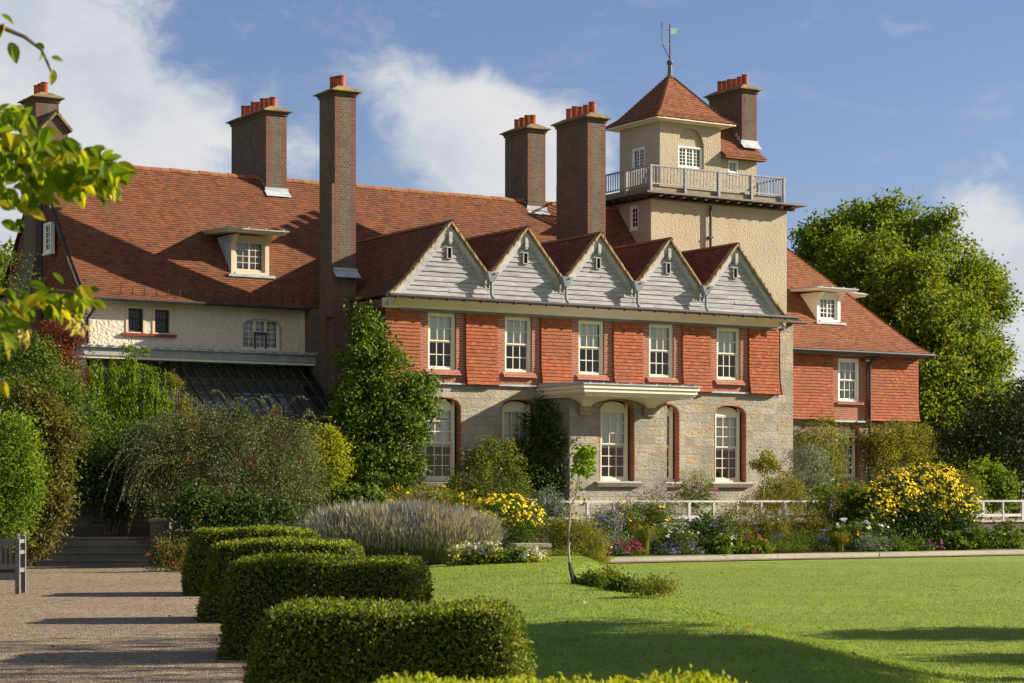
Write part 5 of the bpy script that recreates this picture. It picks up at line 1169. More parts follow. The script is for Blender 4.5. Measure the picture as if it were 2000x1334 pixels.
# ---- bench
bx, by = AT(38, 1150, 34.6)[:2]
BN = empty('garden_bench', (bx, by, 0), 'silver-grey slatted teak bench cut off by the left edge, on the gravel', 'bench', rz=-math.atan2(FWD[0], FWD[1])+.04)
for x in (-.03, -1.55):
    for y, h in ((0, .97), (.52, 1.0)):
        b = MB(); b.box(x-.035, x+.035, y-.035, y+.035, 0, h-.05); b.tube([(x, y, h-.05), (x, y, h-.035), (x, y, h), (x, y, h+.02), (x, y, h+.03)], [.035, .022, .036, .028, .01], 8); b.build('leg', BENCHW, BN)
    b = MB(); b.box(x-.022, x+.022, .037, .483, .66, .72); b.box(x-.02, x+.02, .037, .483, .36, .43); b.box(x-.02, x+.02, .037, .483, .84, .90); b.build('arm', BENCHW, BN)
for y in (0,):
    b = MB(); b.box(-1.51, -.07, -.022, .022, .80, .91); b.box(-1.51, -.07, -.02, .02, .42, .50)
    for k in range(17): xx = -.14-k*.083; b.box(xx-.021, xx+.021, -.010, .010, .502, .798)
    b.build('backrest', BENCHW, BN)
b = MB()
for k in range(6): b.box(-1.51, -.07, .04+k*.08, .10+k*.08, .405, .43)
b.box(-1.51, -.07, .50, .54, .32, .40); b.box(-1.51, -.07, -.018, .018, .24, .36); b.build('seat', BENCHW, BN)

# ---- clipped hedge blocks
def hedge(a0, a1, d0, th, h, n, L, mat, seed, label, yaw=.0):
    g = np.random.default_rng(seed); a, d = (a0+a1)/2, d0+th/2; x, y = CW(a, d); z0 = float(ground_h(np.array([[a]]), np.array([[d]]))[0, 0])-.03
    hx, hy, hz = (a1-a0)/2*.955, th/2*.97, h/2+.03; e = 12.0
    def surf(u, off=0):
        q = u*np.array([hx, hy, hz]); r = (np.abs(q[:, 0]/hx)**e+np.abs(q[:, 1]/hy)**e+np.abs(q[:, 2]/hz)**e)**(-1/e); s = q*r[:, None]
        bul = 1+.035*np.sin(s[:, 0]*4.1+seed)+.03*np.sin(s[:, 2]*5.3+seed*2)+.02*np.sin(s[:, 1]*6+s[:, 0]*9)
        wid = 1.0-.07*(s[:, 2]/hz); s = s*bul[:, None]; s[:, :2] *= wid[:, None]; return s+np.array([0, 0, hz])
    c = g.uniform(-1, 1, size=(n*3, 3)); f = g.integers(0, 3, n*3); sg = np.sign(g.random(n*3)-.5)
    area = np.array([hy*hz, hx*hz, hx*hy]); f = g.choice(3, n*3, p=area/area.sum()); c[np.arange(n*3), f] = sg; c = c[c[:, 2] > -.98] [:n]
    p = surf(c)*(1.0+0*c); nr = unit(p-np.array([0, 0, hz])*1.0); nr2 = unit(c*np.abs(c)**4)
    lump = .5+.5*np.sin(p[:, 0]*23+seed)*np.sin(p[:, 1]*19)*np.sin(p[:, 2]*27+1)
    p = p+nr2*(g.normal(size=(len(p), 1))*.022+.012*lump[:, None])
    k = len(p); nn = unit(nr2*.9+g.normal(size=(k, 3))*.7+np.array([0, 0, .25])); dd = g.normal(size=(k, 3))+nr2*.9+np.array([0, 0, .3]); Ls = L*g.uniform(.6, 1.3, k)
    o = tag(link('hedge', quads_mesh('hedge', leaf_quads(p, dd, nn, Ls, Ls*.55), mat), None, (x, y, z0)), label, 'hedge', 'clipped hedge blocks beside the gravel path'); o.rotation_euler.z = cam.rotation_euler.z+yaw
    cs = []; N = 9
    b = MB()
    for ax in range(3):
        for sgn in (-1, 1):
            for i in range(N):
                for j in range(N):
                    q = []
                    for (di, dj) in ((0, 0), (1, 0), (1, 1), (0, 1)):
                        t = [0, 0, 0]; t[ax] = sgn; t[(ax+1) % 3] = -1+2*(i+di)/N; t[(ax+2) % 3] = -1+2*(j+dj)/N; q.append(t)
                    q = surf(np.array(q, float)); q = (q-np.array([0, 0, hz]))*np.array([1-.05/hx, 1-.05/hy, 1-.045/hz])+np.array([0, 0, hz]); b.face(q if sgn > 0 else q[::-1])
    b.build('dark_core', m_plain('hedge_dark_core', (.018, .02, .008), .95, .5, 20), o)  # solid dark core added inside so gaps between leaves stay dark
    # shoots on top, their colour brightened to read as sunlit
    m_ = int(n*.24); p = surf(np.stack([g.uniform(-.95, .95, m_), g.uniform(-.95, .95, m_), np.ones(m_)], 1)); p += g.normal(size=p.shape)*.012
    dd = g.normal(size=(m_, 3))*.5+np.array([0, 0, 1.1]); Ls = L*g.uniform(.7, 1.5, m_)
    link('sunlit_shoots', quads_mesh('sunlit_shoots', leaf_quads(p, dd, unit(g.normal(size=(m_, 3))), Ls, Ls*.5), L_HNEWLIT), o)
    return o
hedge(-5.25, -3.05, 34.0, 1.5, 1.00, 26000, .048, L_HEDGE, 1, 'clipped hedge block nearest the steps, with the brightest sunlit top')
hedge(-3.95, -1.86, 26.8, 1.4, .94, 30000, .042, L_HEDGE, 2, 'dark clipped hedge block just before the one nearest the steps')
hedge(-2.86, -.84, 20.6, 1.35, .90, 42000, .036, L_HEDGE, 3, 'clipped hedge block with its right end against the middle of the lawn')
hedge(-1.69, .08, 13.7, 1.3, .80, 65000, .030, L_HEDGE, 4, 'largest clipped hedge block, partly hidden by the low bright one')
hedge(-.62, .96, 7.6, 1.1, .80, 40000, .026, L_HNEWLIT, 5, 'bright fresh-leaved hedge top showing along the bottom edge of the photo')

# ---- lavender bed
g = np.random.default_rng(77); lx, ly, lz = AT(775, 1090, 45); lz = .15
n = 26000; t = g.uniform(-1, 1, n); w_ = g.uniform(-1, 1, n); keep = np.abs(t)**3.2+np.abs(w_)**2.2 < 1; t, w_ = t[keep], w_[keep]; n = len(t)
edge = np.clip(1-np.abs(t)**3.2-np.abs(w_)**2.2, 0, 1)
hgt = (.62+.72*edge**.45)*(1+.06*np.sin(t*9+w_*4)+.05*np.sin(t*23))*g.uniform(.80, 1.03, n)
bx_ = np.stack([t*1.86, w_*.72, np.zeros(n)], 1)
def rotc(p): return np.stack([p[:, 0]*RGT[0]+p[:, 1]*FWD[0], p[:, 0]*RGT[1]+p[:, 1]*FWD[1], p[:, 2]], 1)
out = (1-edge)**1.5
lean = np.stack([np.sign(t)*np.abs(t)**2*.42*out+g.normal(size=n)*.16, w_*.45*out+g.normal(size=n)*.16, np.ones(n)], 1)
def spikes(z0f, z1f, wd):
    s = unit(np.stack([np.ones(n), g.normal(size=n)*.5, np.zeros(n)], 1)); j = lean+g.normal(size=(n, 3))*np.array([.10, .10, .02]); a = bx_+lean*(hgt*z0f)[:, None]; c = a+j*(hgt*(z1f-z0f)*g.uniform(.5, 1.0, n))[:, None]; m1 = (a+c)/2+g.normal(size=(n, 3))*.006; wv = s*wd
    return np.stack([rotc(a), rotc(m1+wv), rotc(c), rotc(m1-wv)], 1)
o = tag(link('lavender', quads_mesh('lavender', np.concatenate([spikes(.78, 1.02, .011), spikes(.5, .85, .011)]), L_LAV), None, (lx, ly, lz)), 'long silver-grey mound of faded lavender behind the clipped hedges', 'plant')
link('stems', quads_mesh('stems', spikes(.0, .9, .007), L_OLIVE), o)
g2 = np.random.default_rng(9); n2 = 22000; k = g2.integers(0, n, n2); P = bx_[k]+lean[k]*(hgt[k]*g2.uniform(.05, .85, n2))[:, None]; Ls = .08*g2.uniform(.6, 1.3, n2)
link('foliage', quads_mesh('foliage', leaf_quads(rotc(P), g2.normal(size=(n2, 3))*.6+np.array([0, 0, 1.]), unit(g2.normal(size=(n2, 3))), Ls, Ls*.2), L_GREY), o)
k = g2.integers(0, n, 60); P = bx_[k]+lean[k]*hgt[k][:, None]; link('late_blossoms', quads_mesh('late_blossoms', flower_quads(rotc(P), unit(g2.normal(size=(60, 3))+np.array([0, 0, 1.])), np.full(60, .05), g2), F_MAG), o)

# ---- strap-leaved clumps and the flower border
def straps(name, label, px, py, wpx, hpx, v, n, mat, seed, flowers=None):
    g = np.random.default_rng(seed); x, y, _ = V(px, py, v); z = bedz(v); k = K(px, v); R = wpx*k/2; H = hpx*k; Q = []
    for i in range(n):
        t = g.uniform(0, 6.28); dv_ = np.array([math.cos(t), math.sin(t), 0]); s = np.array([-dv_[1], dv_[0], 0]); b0 = dv_*R*.25*g.random()+np.array([0, 0, 0]); out = R*g.uniform(.3, 1.1); hh = H*g.uniform(.6, 1.1); prev = b0; wd = .014
        for j in range(1, 5):
            f = j/4; q = b0+dv_*out*f*f+np.array([0, 0, hh*(math.sin(f*2.3)/math.sin(1.57))*(.98)]); w2 = .016*(1-f*.85); Q.append([prev-s*wd, prev+s*wd, q+s*w2, q-s*w2]); prev = q; wd = w2
    o = tag(link(name, quads_mesh(name, np.array(Q), mat), None, (x, y, z)), label, 'plant')
    if flowers:
        fmat, fn, fs = flowers; P = np.stack([g.uniform(-R, R, fn), g.uniform(-R, R, fn)*.5, H*g.uniform(.75, 1.25, fn)], 1)
        link('blossoms', quads_mesh('blossoms', flower_quads(P, unit(g.normal(size=(fn, 3))*.5+np.append(-FWD, .6)), fs*g.uniform(.7, 1.2, fn), g), fmat), o)
def flower(name, label, pl, pr, pt, pb, v, n, L, mat, fl=(), Wr=.45, nl=3, seed=0, up=.4, stems=3, cat='plant', sd=None, shell=.72):
    return foliage(name, label, cat, dome(pl, pr, pt, pb, v, nl, seed), n, L, mat, bedz(v), Wr=Wr, ncl=max(24, n//24), sd=sd or .09, shell=shell, up=up, stems=stems, stemr=.010, flowers=fl, seed=100+seed, stemmat=L_MID)
B = 'blossoms'
flower('helianthus', 'tall mass of golden yellow daisies leaning over the path at the right', 1690, 1892, 908, 1070, -6.9, 17000, .13, L_DEEP, [(F_YEL, 2300, .08, 1.05, B)], nl=5, seed=1, Wr=.4, stems=9, sd=.16)
flower('dark_dahlia', 'dark green dahlia foliage with one golden bloom right of the golden daisies', 1885, 2010, 1015, 1078, -7.6, 6500, .11, L_MID, [(F_YEL, 5, .12, 1.0, B)], nl=4, seed=2, Wr=.6)
flower('hosta', 'fresh green leafy plant at the foot of the golden daisies', 1835, 1900, 1045, 1080, -8.0, 900, .17, L_MID, nl=2, seed=3, Wr=.55)
flower('sedum', 'low dusky pink flower clump under the golden daisies', 1800, 1842, 1052, 1080, -8.2, 900, .06, L_DEEP, [(F_PINK, 45, .06, .6, B)], nl=2, seed=4)
flower('leafy_edging', 'low mid-green leaves at the kerb left of the golden daisies', 1712, 1800, 1046, 1082, -8.1, 2600, .10, L_MID, nl=4, seed=5, Wr=.3)
flower('dark_shrub', 'very dark leafy shrub behind white dahlias in the border', 1640, 1745, 965, 1060, -6.2, 5200, .10, L_DEEP, nl=3, seed=6, Wr=.6, sd=.14)
flower('silver_plant', 'grey-leaved pale plant at the kerb beside white dahlias', 1686, 1728, 1040, 1080, -8.1, 1400, .07, L_GREY, [(F_WHITE, 30, .05, .5, B)], nl=2, seed=7)
flower('white_dahlia', 'white dahlias with orange blooms in the right half of the border', 1640, 1715, 1000, 1070, -7.4, 2600, .09, L_MID, [(F_WHITE, 46, .11, .9, B), (F_ORG, 22, .09, .5, 'orange_blossoms')], nl=3, seed=8)
flower('tall_white_phlox', 'tall leafy stems with small white heads crossing the white rail', 1590, 1690, 930, 1030, -5.6, 3600, .10, L_MID, [(F_WHITE, 40, .08, 1.0, B)], nl=4, seed=9, up=1.0, Wr=.5)
straps('daylily', 'arching strap-leaved clump with violet flowers beside it', 1640, 1080, 56, 38, -8.1, 150, L_YG, 10)
flower('violet_aster', 'deep violet asters left of the arching strap leaves', 1598, 1634, 1030, 1080, -7.9, 1000, .06, L_MID, [(F_PURP, 70, .06, .7, B)], nl=2, seed=11)
flower('feathery_plant', 'fine feathery green plant between violet asters and a twin', 1548, 1606, 1034, 1084, -7.9, 2400, .08, L_MID, nl=3, seed=12, up=1.5, Wr=.15)
flower('feathery_aster', 'fine feathery green plant with pale lilac specks right of magenta dahlias', 1490, 1556, 1034, 1086, -8.0, 2600, .08, L_MID, [(F_PURP, 20, .05, .9, B)], nl=3, seed=13, up=1.5, Wr=.15)
flower('goldenrod', 'rusty-gold goldenrod mass right of the one with yellow flowers', 1520, 1618, 985, 1070, -6.6, 6000, .075, L_GOLD, nl=4, seed=14, up=1.4, Wr=.3)
flower('yellow_goldenrod', 'goldenrod mass with bright yellow flower flecks behind magenta dahlias', 1400, 1528, 978, 1060, -6.5, 8000, .075, L_GOLD, [(F_YEL, 40, .07, .8, B)], nl=4, seed=15, up=1.4, Wr=.3)
flower('magenta_dahlia', 'magenta dahlias at the kerb in the middle of the border', 1448, 1488, 1045, 1086, -8.1, 900, .09, L_MID, [(F_MAG, 26, .11, .6, B)], nl=2, seed=16, Wr=.6)
flower('lettuce_plant', 'fresh lime-green leaves right of magenta dahlias', 1476, 1500, 1052, 1086, -8.25, 420, .10, L_BRIGHT, nl=1, seed=17, Wr=.7)
flower('nicotiana', 'cream-flowered lime-leaved plant left of magenta dahlias', 1404, 1462, 1036, 1088, -8.1, 1900, .10, L_BRIGHT, [(F_WHITE, 16, .08, 1.0, B)], nl=3, seed=18, Wr=.6)
flower('rose_bush', 'dark rose bush with scattered orange blooms behind violet asters', 1335, 1425, 996, 1084, -7.2, 5600, .085, L_DEEP, [(F_ORG, 9, .10, .9, B), (F_PURP, 20, .07, .8, 'violet_blossoms')], nl=4, seed=19, Wr=.6)
flower('blue_aster', 'spreading lilac-blue asters spilling to the kerb', 1290, 1368, 1052, 1092, -8.2, 1900, .05, L_MID, [(F_PURP, 190, .055, .6, B)], nl=4, seed=20)
flower('white_phlox', 'white phlox above the lilac-blue asters', 1278, 1348, 1020, 1068, -7.7, 1900, .08, L_MID, [(F_WHITE, 110, .08, .8, B)], nl=3, seed=21)
straps('crocosmia', 'upright sword leaves left of the white phlox', 1258, 1090, 74, 58, -8.0, 190, L_YG, 22, (F_RED, 10, .07))
flower('crimson_sedum', 'crimson flat-headed flowers low by the kerb at the left end of the border', 1203, 1246, 1052, 1092, -8.2, 700, .07, L_MID, [(F_MAG, 120, .065, .6, B)], nl=2, seed=23)
flower('mauve_aster', 'mauve and violet asters left of the crimson flowers', 1165, 1214, 1044, 1092, -8.0, 1200, .06, L_MID, [(F_PURP, 110, .065, .6, B), (F_PINK, 30, .06, .6, 'pink_blossoms')], nl=2, seed=24)
flower('lavender_blue_aster', 'grey-leaved plant with lavender-blue flowers behind mauve asters', 1150, 1215, 985, 1060, -6.9, 3000, .08, L_GREY, [(F_PURP, 36, .07, .7, B), (F_RED, 8, .07, .7, 'red_blossoms')], nl=3, seed=25)
flower('rudbeckia', 'bushy green plant with small yellow flowers below the porch', 1195, 1300, 972, 1050, -6.2, 6500, .08, L_MID, [(F_YEL, 90, .065, .8, B), (F_MAG, 16, .08, .2, 'crimson_blossoms')], nl=4, seed=26)
flower('cosmos', 'feathery pale green plant with white specks at the porch foot', 1262, 1330, 965, 1020, -5.6, 2200, .08, L_GREY, [(F_WHITE, 10, .07, .9, B)], nl=3, seed=27, up=1.0, Wr=.2)
flower('tall_bush', 'tall olive-green bush of stems behind the leaning sapling', 1050, 1178, 1002, 1135, -13.5, 17000, .06, L_YG, [(F_YEL, 40, .05, 1.1, B)], nl=5, seed=28, up=1.6, Wr=.3, stems=6, sd=.1)
flower('yellow_helenium', 'clump of bright yellow daisies right of the silver lavender', 930, 1042, 962, 1065, -10.0, 6500, .08, L_MID, [(F_YEL, 520, .075, .9, B)], nl=4, seed=29, Wr=.35)
flower('wild_border', 'loose yellow-flowered border plants behind the silver lavender', 745, 930, 945, 1010, -5.2, 9000, .085, L_YG, [(F_YEL, 80, .07, .8, B), (F_PURP, 36, .06, .7, 'violet_blossoms')], nl=7, seed=30, up=1.0, Wr=.35)
flower('white_spike_plant', 'pale green plant with cream flower spikes left of the leaning sapling', 1035, 1100, 955, 1015, -5.4, 2600, .08, L_GREY, [(F_WHITE, 26, .09, 1.1, B)], nl=3, seed=31, up=1.0)
flower('mallow', 'airy shrub with magenta-pink flowers between porch and last arched window', 1305, 1390, 930, 985, -2.6, 2600, .07, L_MID, [(F_PINK, 150, .06, .5, B)], nl=4, seed=32)
flower('fennel', 'feathery yellow-green plume standing above the magenta-pink flowers', 1335, 1382, 900, 950, -2.2, 1500, .09, L_YG, nl=2, seed=33, up=1.4, Wr=.12, shell=.4)
flower('terrace_bush', 'round olive-green bush at the foot of the tower beside the rose standard', 1492, 1560, 922, 985, -1.5, 4200, .08, L_YG, nl=3, seed=34, sd=.12)
flower('terrace_edging', 'low golden-green plants just behind the white rail', 1440, 1600, 958, 985, -4.0, 2600, .07, L_GOLD, nl=6, seed=35)
flower('wing_bush', 'olive shrub with yellow specks below the arched window of the wing', 1610, 1715, 935, 985, -1.0, 4600, .085, L_YG, [(F_ORG, 14, .06, .8, B)], nl=4, seed=36)
rb = [lobe(930, 905, 34, -2.5), lobe(960, 890, 32, -2.5), lobe(985, 900, 30, -2.4), lobe(915, 950, 40, -2.8), lobe(960, 950, 44, -2.8), lobe(1000, 945, 36, -2.6), lobe(1020, 970, 34, -2.8), lobe(990, 870, 14, -2.5), lobe(890, 960, 26, -2.8)]
foliage('shrub_rose', 'large yellow-green shrub rose before the shaded arched window', 'shrub', rb, 10500, .085, L_ROSE, .75, Wr=.55, ncl=260, sd=.11, shell=.5, up=.3, stems=8, stemr=.018, flowers=[(F_YEL, 14, .06, .3, B)], seed=40)
for i, (pl, pr, pt, pb, lab) in enumerate(((880, 935, 1062, 1100, 'white-flowered lime mound at the lawn edge, left of its twin'), (930, 968, 1060, 1102, 'white-flowered lime mound at the lawn edge before the brick wall'), (1022, 1062, 1068, 1112, 'white-flowered lime mound against the brick wall end'))):
    x, y, _ = AT((pl+pr)/2, pb, 42.8); v = y
    foliage('candytuft', lab, 'plant', dome(pl, pr, pt, pb, v, 3, i+60), 3000, .06, L_LIME, .2, Wr=.5, ncl=140, sd=.07, stems=2, stemr=.01, flowers=[(F_WHITE, 300, .05, .9, B)], seed=160+i, group='white flower mounds at the lawn edge')
x, y, _ = AT(1000, 1100, 43.0)
foliage('lady_mantle', 'low green leaves between white-flowered mounds below the brick wall', 'plant', dome(965, 1035, 1070, 1105, y, 3, 66), 2200, .08, L_MID, .2, Wr=.6, ncl=90, sd=.08, seed=170, stems=0)
for i, (pl, pr, pt, pb, d, lab, mat, fl, up, Wr) in enumerate((
        (1165, 1215, 1075, 1140, 33.0, 'small yellow-flowered plant on the crest of the lawn bank', L_YG, [(F_YEL, 14, .045, 1.0, B)], .8, .4),
        (1228, 1322, 1122, 1176, 29.3, 'twiggy reddish-green shrub alone on the crest of the lawn bank', L_GOLD, [], 1.6, .25),
        (1125, 1180, 1108, 1145, 32.2, 'low green tuft beside the foot of the leaning sapling', L_MID, [], .3, .5),
        (1185, 1245, 1125, 1165, 30.8, 'low straggling green plant left of the twiggy shrub on the bank', L_MID, [], .3, .5))):
    x, y, _ = AT((pl+pr)/2, pb, d); a_ = ((pl+pr)/2-CXP)/FPX*d; zg = float(ground_h(np.array([[a_]]), np.array([[d]]))[0, 0])
    k = d/FPX; w_ = (pr-pl)*k; h = (pb-pt)*k; lb = [(x+RGT[0]*w_*q, y+RGT[1]*w_*q, zg+h*.45*f, w_*.26, w_*.2, h*.5*f) for q, f in ((-.3, .7), (0, 1.0), (.28, .85), (.1, .6))]
    foliage('bank_plant', lab, 'plant', lb, 1500, .05, mat, zg, Wr=Wr, ncl=80, sd=.05, shell=.6, up=up, stems=3, stemr=.006, flowers=fl, seed=180+i)

# standard rose by the tower
x, y, _ = V(1487, 985, -2.0); S = empty('standard_rose', (x, y, .75), 'small standard tree with thin clear stem and round top beside the last arched window', 'tree')
k = K(1487, -2.0); b = MB(); b.tube([(0, 0, -.05), (.06, 0, .7), (.13, 0, 1.3), (.17, 0, 1.8)], [.024, .022, .02, .012], 6); b.build('trunk', m_plain('grey_stem', (.30, .27, .22), .9, .2, 9), S)
lb = [(.17+dx, dy, 1.86+dz, r, r, r) for dx, dy, dz, r in ((0, 0, 0, .32), (-.3, 0, .05, .22), (.28, .05, .08, .24), (.05, 0, .25, .22), (.4, 0, -.08, .14), (-.42, 0, -.05, .12))]
p, u, g = lobe_pts(lb, 1300, 80, .08, .6, .3, 44); Ls = .085*g.uniform(.7, 1.2, 1300); link('crown', quads_mesh('crown', leaf_quads(p, g.normal(size=(1300, 3)), unit(g.normal(size=(1300, 3))+np.array([0, 0, .6])), Ls, Ls*.6), L_YG), S)

# leaning sapling on the bank
dS = 32.1; x, y, zt = AT(1120, 1138, dS); a_ = (1120-CXP)/FPX*dS; zS = float(ground_h(np.array([[a_]]), np.array([[dS]]))[0, 0])
S = empty('sapling', (x, y, zS), 'thin leaning sapling with bright maple leaves only at its top, on the lawn bank', 'tree')
def sp_(px, py, dd=0): q = AT(px, py, dS+dd); return (q[0]-x, q[1]-y, q[2]-zS)
b = MB(); b.tube([sp_(1113, 1100), sp_(1110, 1070), sp_(1112, 1030), sp_(1114, 1000), sp_(1116, 985), sp_(1125, 970), sp_(1128, 950), sp_(1131, 925), sp_(1135, 895)], [.022, .020, .018, .017, .016, .014, .012, .010, .006], 6)
b.tube([sp_(1123, 975), sp_(1131, 958, .1), sp_(1133, 930, .1)], [.008, .007, .005], 5); b.build('trunk', m_plain('pale_stem', (.34, .29, .24), .9, .2, 9), S)
b = MB(); b.tube([sp_(1120, 1140), sp_(1116, 1120), sp_(1112, 1098)], [.03, .034, .026], 6); b.tube([sp_(1128, 1140, .2), sp_(1119, 1120, .1), sp_(1113, 1100)], [.022, .02, .015], 6); b.build('dark_base', m_plain('dark_bark', (.035, .033, .034), .8, .3, 9), S)
g = np.random.default_rng(3); n = 130; P = np.array([sp_(g.uniform(1118, 1160), g.uniform(872, 926), g.uniform(-.18, .18)) for _ in range(n)])
Ls = g.uniform(.06, .13, n); Q = [leaf_quads(P, np.array([0, 0, -.6])+g.normal(size=(n, 3))*.6, unit(np.append(-FWD, .4)+g.normal(size=(n, 3))*.5), Ls, Ls*.55)]
Q.append(leaf_quads(P, np.array([.5, -.3, -.5])+g.normal(size=(n, 3))*.4, unit(np.append(-FWD, .4)+g.normal(size=(n, 3))*.5), Ls*.8, Ls*.4)); Q.append(leaf_quads(P, np.array([-.5, .3, -.5])+g.normal(size=(n, 3))*.4, unit(np.append(-FWD, .4)+g.normal(size=(n, 3))*.5), Ls*.8, Ls*.4))
P = np.array([sp_(1126+g.normal()*9, g.uniform(925, 985), g.normal()*.06) for _ in range(22)]); Ls = g.uniform(.05, .09, 22); Q.append(leaf_quads(P, np.array([0, 0, -.4])+g.normal(size=(22, 3))*.7, unit(np.append(-FWD, .4)+g.normal(size=(22, 3))*.5), Ls, Ls*.6))
link('leaves', quads_mesh('leaves', np.concatenate(Q), L_SYC), S)

# ---- overhanging hornbeam at the upper left, near the viewer
dH = 7.6; tx, ty = CW(-4.3, 8.6); HB = empty('hornbeam', (tx, ty, 0), 'overhanging branches of serrated yellow-green leaves at the upper left, close to the viewer', 'tree')
b = MB(); b.tube([(0, 0, -.2), (0, 0, .3), (.05, 0, 2.2), (-.1, .1, 4.6), (-.2, 0, 6.5)], [.2, .15, .13, .10, .05], 9); b.build('trunk', BARK, HB)
def hp_(px, py, dd=0): q = AT(px, py, dH+dd); return np.array((q[0]-tx, q[1]-ty, q[2]))
b = MB(); LV = []; BR = []; g = np.random.default_rng(21)
def branch(pts, r0, dd, trunk_z):
    P = [hp_(px, py, d_) for (px, py), d_ in zip(pts, dd)]; st = [np.array((0, 0, trunk_z)), P[0]*.5+np.array((0, 0, trunk_z))*.5+np.array((0, 0, .2))]
    Q = [tuple(q) for q in st+P]; n = len(Q); b.tube(Q, [r0*3*(1-i/n)+r0*.35 for i in range(n)], 6); return P
def put(px, py, ang, s=1.0, dd=0.0, up=.2):
    """one leaf: base at the photo point, hanging at 'ang' degrees from the right"""
    c = hp_(px, py, dd); R3 = np.append(RGT, 0); F3 = np.append(FWD, 0); t = math.radians(ang); dr = R3*math.cos(t)+np.array((0, 0, math.sin(t)))+F3*g.normal()*.3
    nr = -F3*g.uniform(.3, 1)+np.array((0, 0, g.uniform(.1, 1)))+R3*g.normal()*.5; LV.append((c, dr/np.linalg.norm(dr), nr/np.linalg.norm(nr), .080*s))
branch([(-90, 20), (0, 52), (48, 72), (82, 98), (100, 140), (104, 152)], .0042, (0, 0, 0, 0, 0, 0), 3.0)
for q in ((2, 28, -30, .7), (8, 45, -100, .8), (20, 82, -70, 1.0), (4, 60, 200, .8), (80, 96, -105, .6), (100, 112, -10, .55), (104, 135, -95, .75), (72, 84, -40, .5), (-20, 40, -110, .9)): put(*q)
main = [(-110, 250), (-20, 285), (40, 296), (95, 302), (150, 318), (200, 326), (232, 342)]
branch(main, .006, (.3, .2, .1, 0, 0, 0, 0), 2.4); branch([(-100, 200), (-10, 215), (40, 240), (70, 262)], .004, (0, .1, .1, .1), 2.6); branch([(-90, 330), (0, 350), (50, 352), (90, 372)], .004, (.1, .1, .1, .1), 2.2)
for i in range(430):
    t = g.random()**.85; px = -60+t*292+g.normal()*8; py = np.interp(px, [-60, 60, 230], [305, 318, 335])+g.normal()*(54*(1-max(0, px)/270)); put(px, py, g.normal()*45-62, g.uniform(.6, 1.05), g.uniform(-.25, .35))
for i in range(40): put(g.uniform(-30, 50), g.uniform(215, 270), g.normal()*50-50, g.uniform(.5, .9), g.uniform(-.2, .3))
branch([(-100, 545), (0, 590), (55, 580), (110, 568), (160, 572), (195, 566)], .0045, (0, 0, 0, 0, 0, 0), 2.0)
for i in range(95): px = g.uniform(-40, 185); put(px, 582+g.normal()*16, g.normal()*45-70, g.uniform(.55, .95), g.uniform(-.2, .2))
for i in range(14): put(g.uniform(-40, 25), g.uniform(610, 670), g.normal()*30-50, g.uniform(.8, 1.2), g.uniform(-.2, .2))
branch([(-100, 690), (-30, 720), (0, 740), (14, 748)], .003, (0, 0, 0, 0), 1.7)
for q in ((4, 745, -70, .8), (-2, 752, -95, .9), (10, 745, -20, .4)): put(*q)
# off-frame part of the crown
for i in range(500): px = g.uniform(-900, -70); put(px, g.uniform(-700, 760), g.normal()*60-60, g.uniform(.6, 1.1), g.uniform(-.8, 1.6))
b.build('branch', BARK, HB)
vs, fs = [], []
prof = [(0, .0), (.12, .17), (.32, .27), (.55, .27), (.78, .17), (1.0, 0)]
for c, dr, nr, L in LV:
    s = np.cross(dr, nr); s /= np.linalg.norm(s); u = np.cross(s, dr); i0 = len(vs); cv = g.uniform(-.25, .3)
    for t, w_ in prof:
        m_ = c+dr*L*t-u*L*cv*t*t; vs.append(m_)
        if 0 < t < 1: vs.append(m_+s*L*w_+u*L*w_*.35); vs.append(m_-s*L*w_+u*L*w_*.35)
    ids = [[i0], [i0+1, i0+2, i0+3], [i0+4, i0+5, i0+6], [i0+7, i0+8, i0+9], [i0+10, i0+11, i0+12], [i0+13]]
    fs += [(ids[0][0], ids[1][1], ids[1][0]), (ids[0][0], ids[1][0], ids[1][2])]
    for k in range(1, 4): A_, B_ = ids[k], ids[k+1]; fs += [(A_[0], A_[1], B_[1], B_[0]), (A_[2], A_[0], B_[0], B_[2])]
    fs += [(ids[4][0], ids[4][1], ids[5][0]), (ids[4][2], ids[4][0], ids[5][0])]
me = bpy.data.meshes.new('leaves'); me.from_pydata([tuple(q) for q in vs], [], fs); me.materials.append(L_HORN); me.update(); link('leaves', me, HB)
# hanging seed bracts
BRACT = lm('bract', (.45, .38, .10), (.55, .46, .16), trans=.4)
for px, py in ((143, 340), (218, 352), (150, 620), (50, 640)):
    n = 24; c = np.array([hp_(px+g.normal()*6, py+g.uniform(0, 26), g.normal()*.03) for _ in range(n)]); Ls = g.uniform(.025, .045, n); link('seed_cluster', quads_mesh('seed_cluster', leaf_quads(c, np.array([0, 0, -1.])+g.normal(size=(n, 3))*.6, unit(g.normal(size=(n, 3))), Ls, Ls*.35), BRACT), HB)

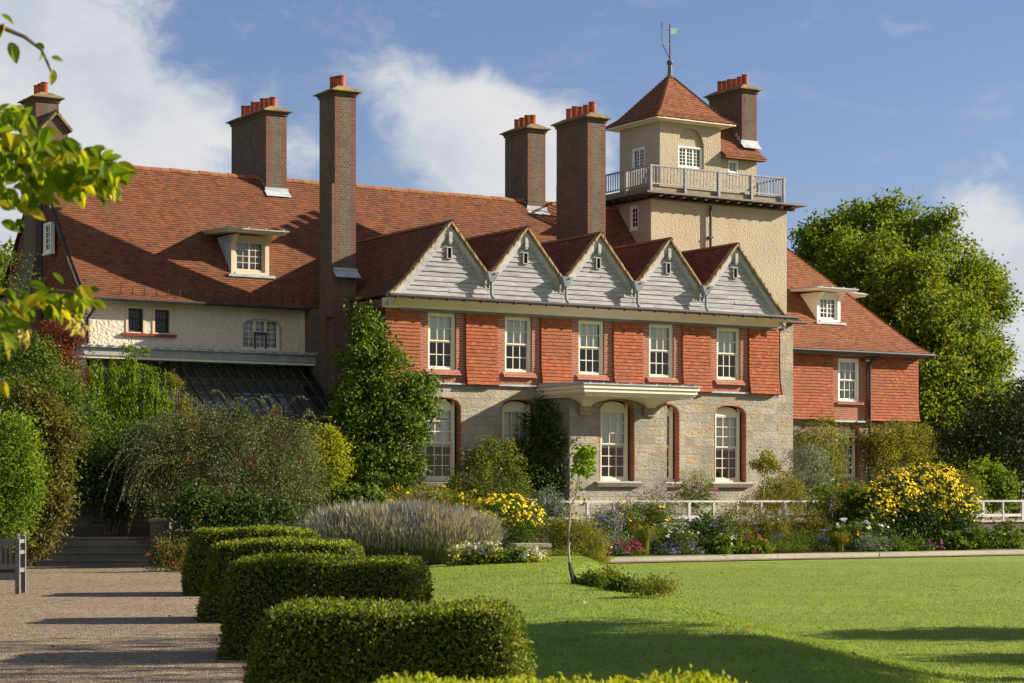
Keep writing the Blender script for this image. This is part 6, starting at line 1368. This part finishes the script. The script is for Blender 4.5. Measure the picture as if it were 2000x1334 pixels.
# ---- short grass blades over the lawn (denser near the viewer)
g = np.random.default_rng(31); n = 300000
d = 11+(56-11)*g.random(n)**1.25; a = g.uniform(-1, 1, n)*(.245*d+.4); ag = np.interp(d, GD, GA); keep = (a > ag+.12); a, d = a[keep], d[keep]
x = CAM[0]+d*FWD[0]+a*RGT[0]; y = CAM[1]+d*FWD[1]+a*RGT[1]; keep = y < -10.15; keep |= (x < 26); keep &= ~((y > -8) & (x < 27)); a, d, x, y = a[keep], d[keep], x[keep], y[keep]; n = len(a)
z = ground_h(a, d); P = np.stack([x, y, z-.004], 1); t = g.uniform(0, 6.28, n); s = np.stack([np.cos(t), np.sin(t), np.zeros(n)], 1); wd = (.004+d*.00016)[:, None]; hh = g.uniform(.020, .042, n)*np.clip(1.15-(d-12)/60, .3, 1)
tip = P+np.stack([g.normal(size=n)*.016, g.normal(size=n)*.016, hh], 1)
kind(link('grass', quads_mesh('grass', np.stack([P-s*wd, P+s*wd, tip], 1), BLADE)), 'stuff')

# woodland behind the viewer, added to darken the panes and the ambient fill
lb = []
g_ = random.Random(4)
for i in range(34):
    a = -70+i*5.2; h = g_.uniform(9, 15); d = -62+g_.uniform(-6, 6); x, y = CW(a, d)
    for q in range(3): lb.append((x+g_.uniform(-3, 3), y+g_.uniform(-3, 3), h*(.25+.3*q), 4.2, 4.2, 3.6))
p, u, g = lobe_pts(lb, 60000, 5000, 1.3, .5, .4, 91); Ls = g.uniform(.9, 1.9, len(p))
kind(link('unseen_woodland', quads_mesh('unseen_woodland', leaf_quads(p, g.normal(size=p.shape), unit(g.normal(size=p.shape)), Ls, Ls*.75), L_TREE)), 'stuff')

# fallen leaves on the lawn and along the gravel edge
g = np.random.default_rng(63); n = 260; d = g.uniform(14, 48, n); a = g.uniform(-.24, .24, n)*d; ag = np.interp(d, GD, GA); x = CAM[0]+d*FWD[0]+a*RGT[0]; y = CAM[1]+d*FWD[1]+a*RGT[1]; k = (y < -10.4)
a, d, x, y = a[k], d[k], x[k], y[k]; z = np.where(a < np.interp(d, GD, GA), .02, ground_h(a, d)+.03); Ls = g.uniform(.04, .08, len(a))
kind(link('fallen_leaves', quads_mesh('fallen_leaves', leaf_quads(np.stack([x, y, z], 1), g.normal(size=(len(a), 3))*np.array([1, 1, .25]), unit(g.normal(size=(len(a), 3))*.35+np.array([0, 0, 1.])), Ls, Ls*.65), lm('dry_leaf', (.20, .10, .03), (.34, .19, .05), (.30, .24, .06), trans=.2))), 'stuff')
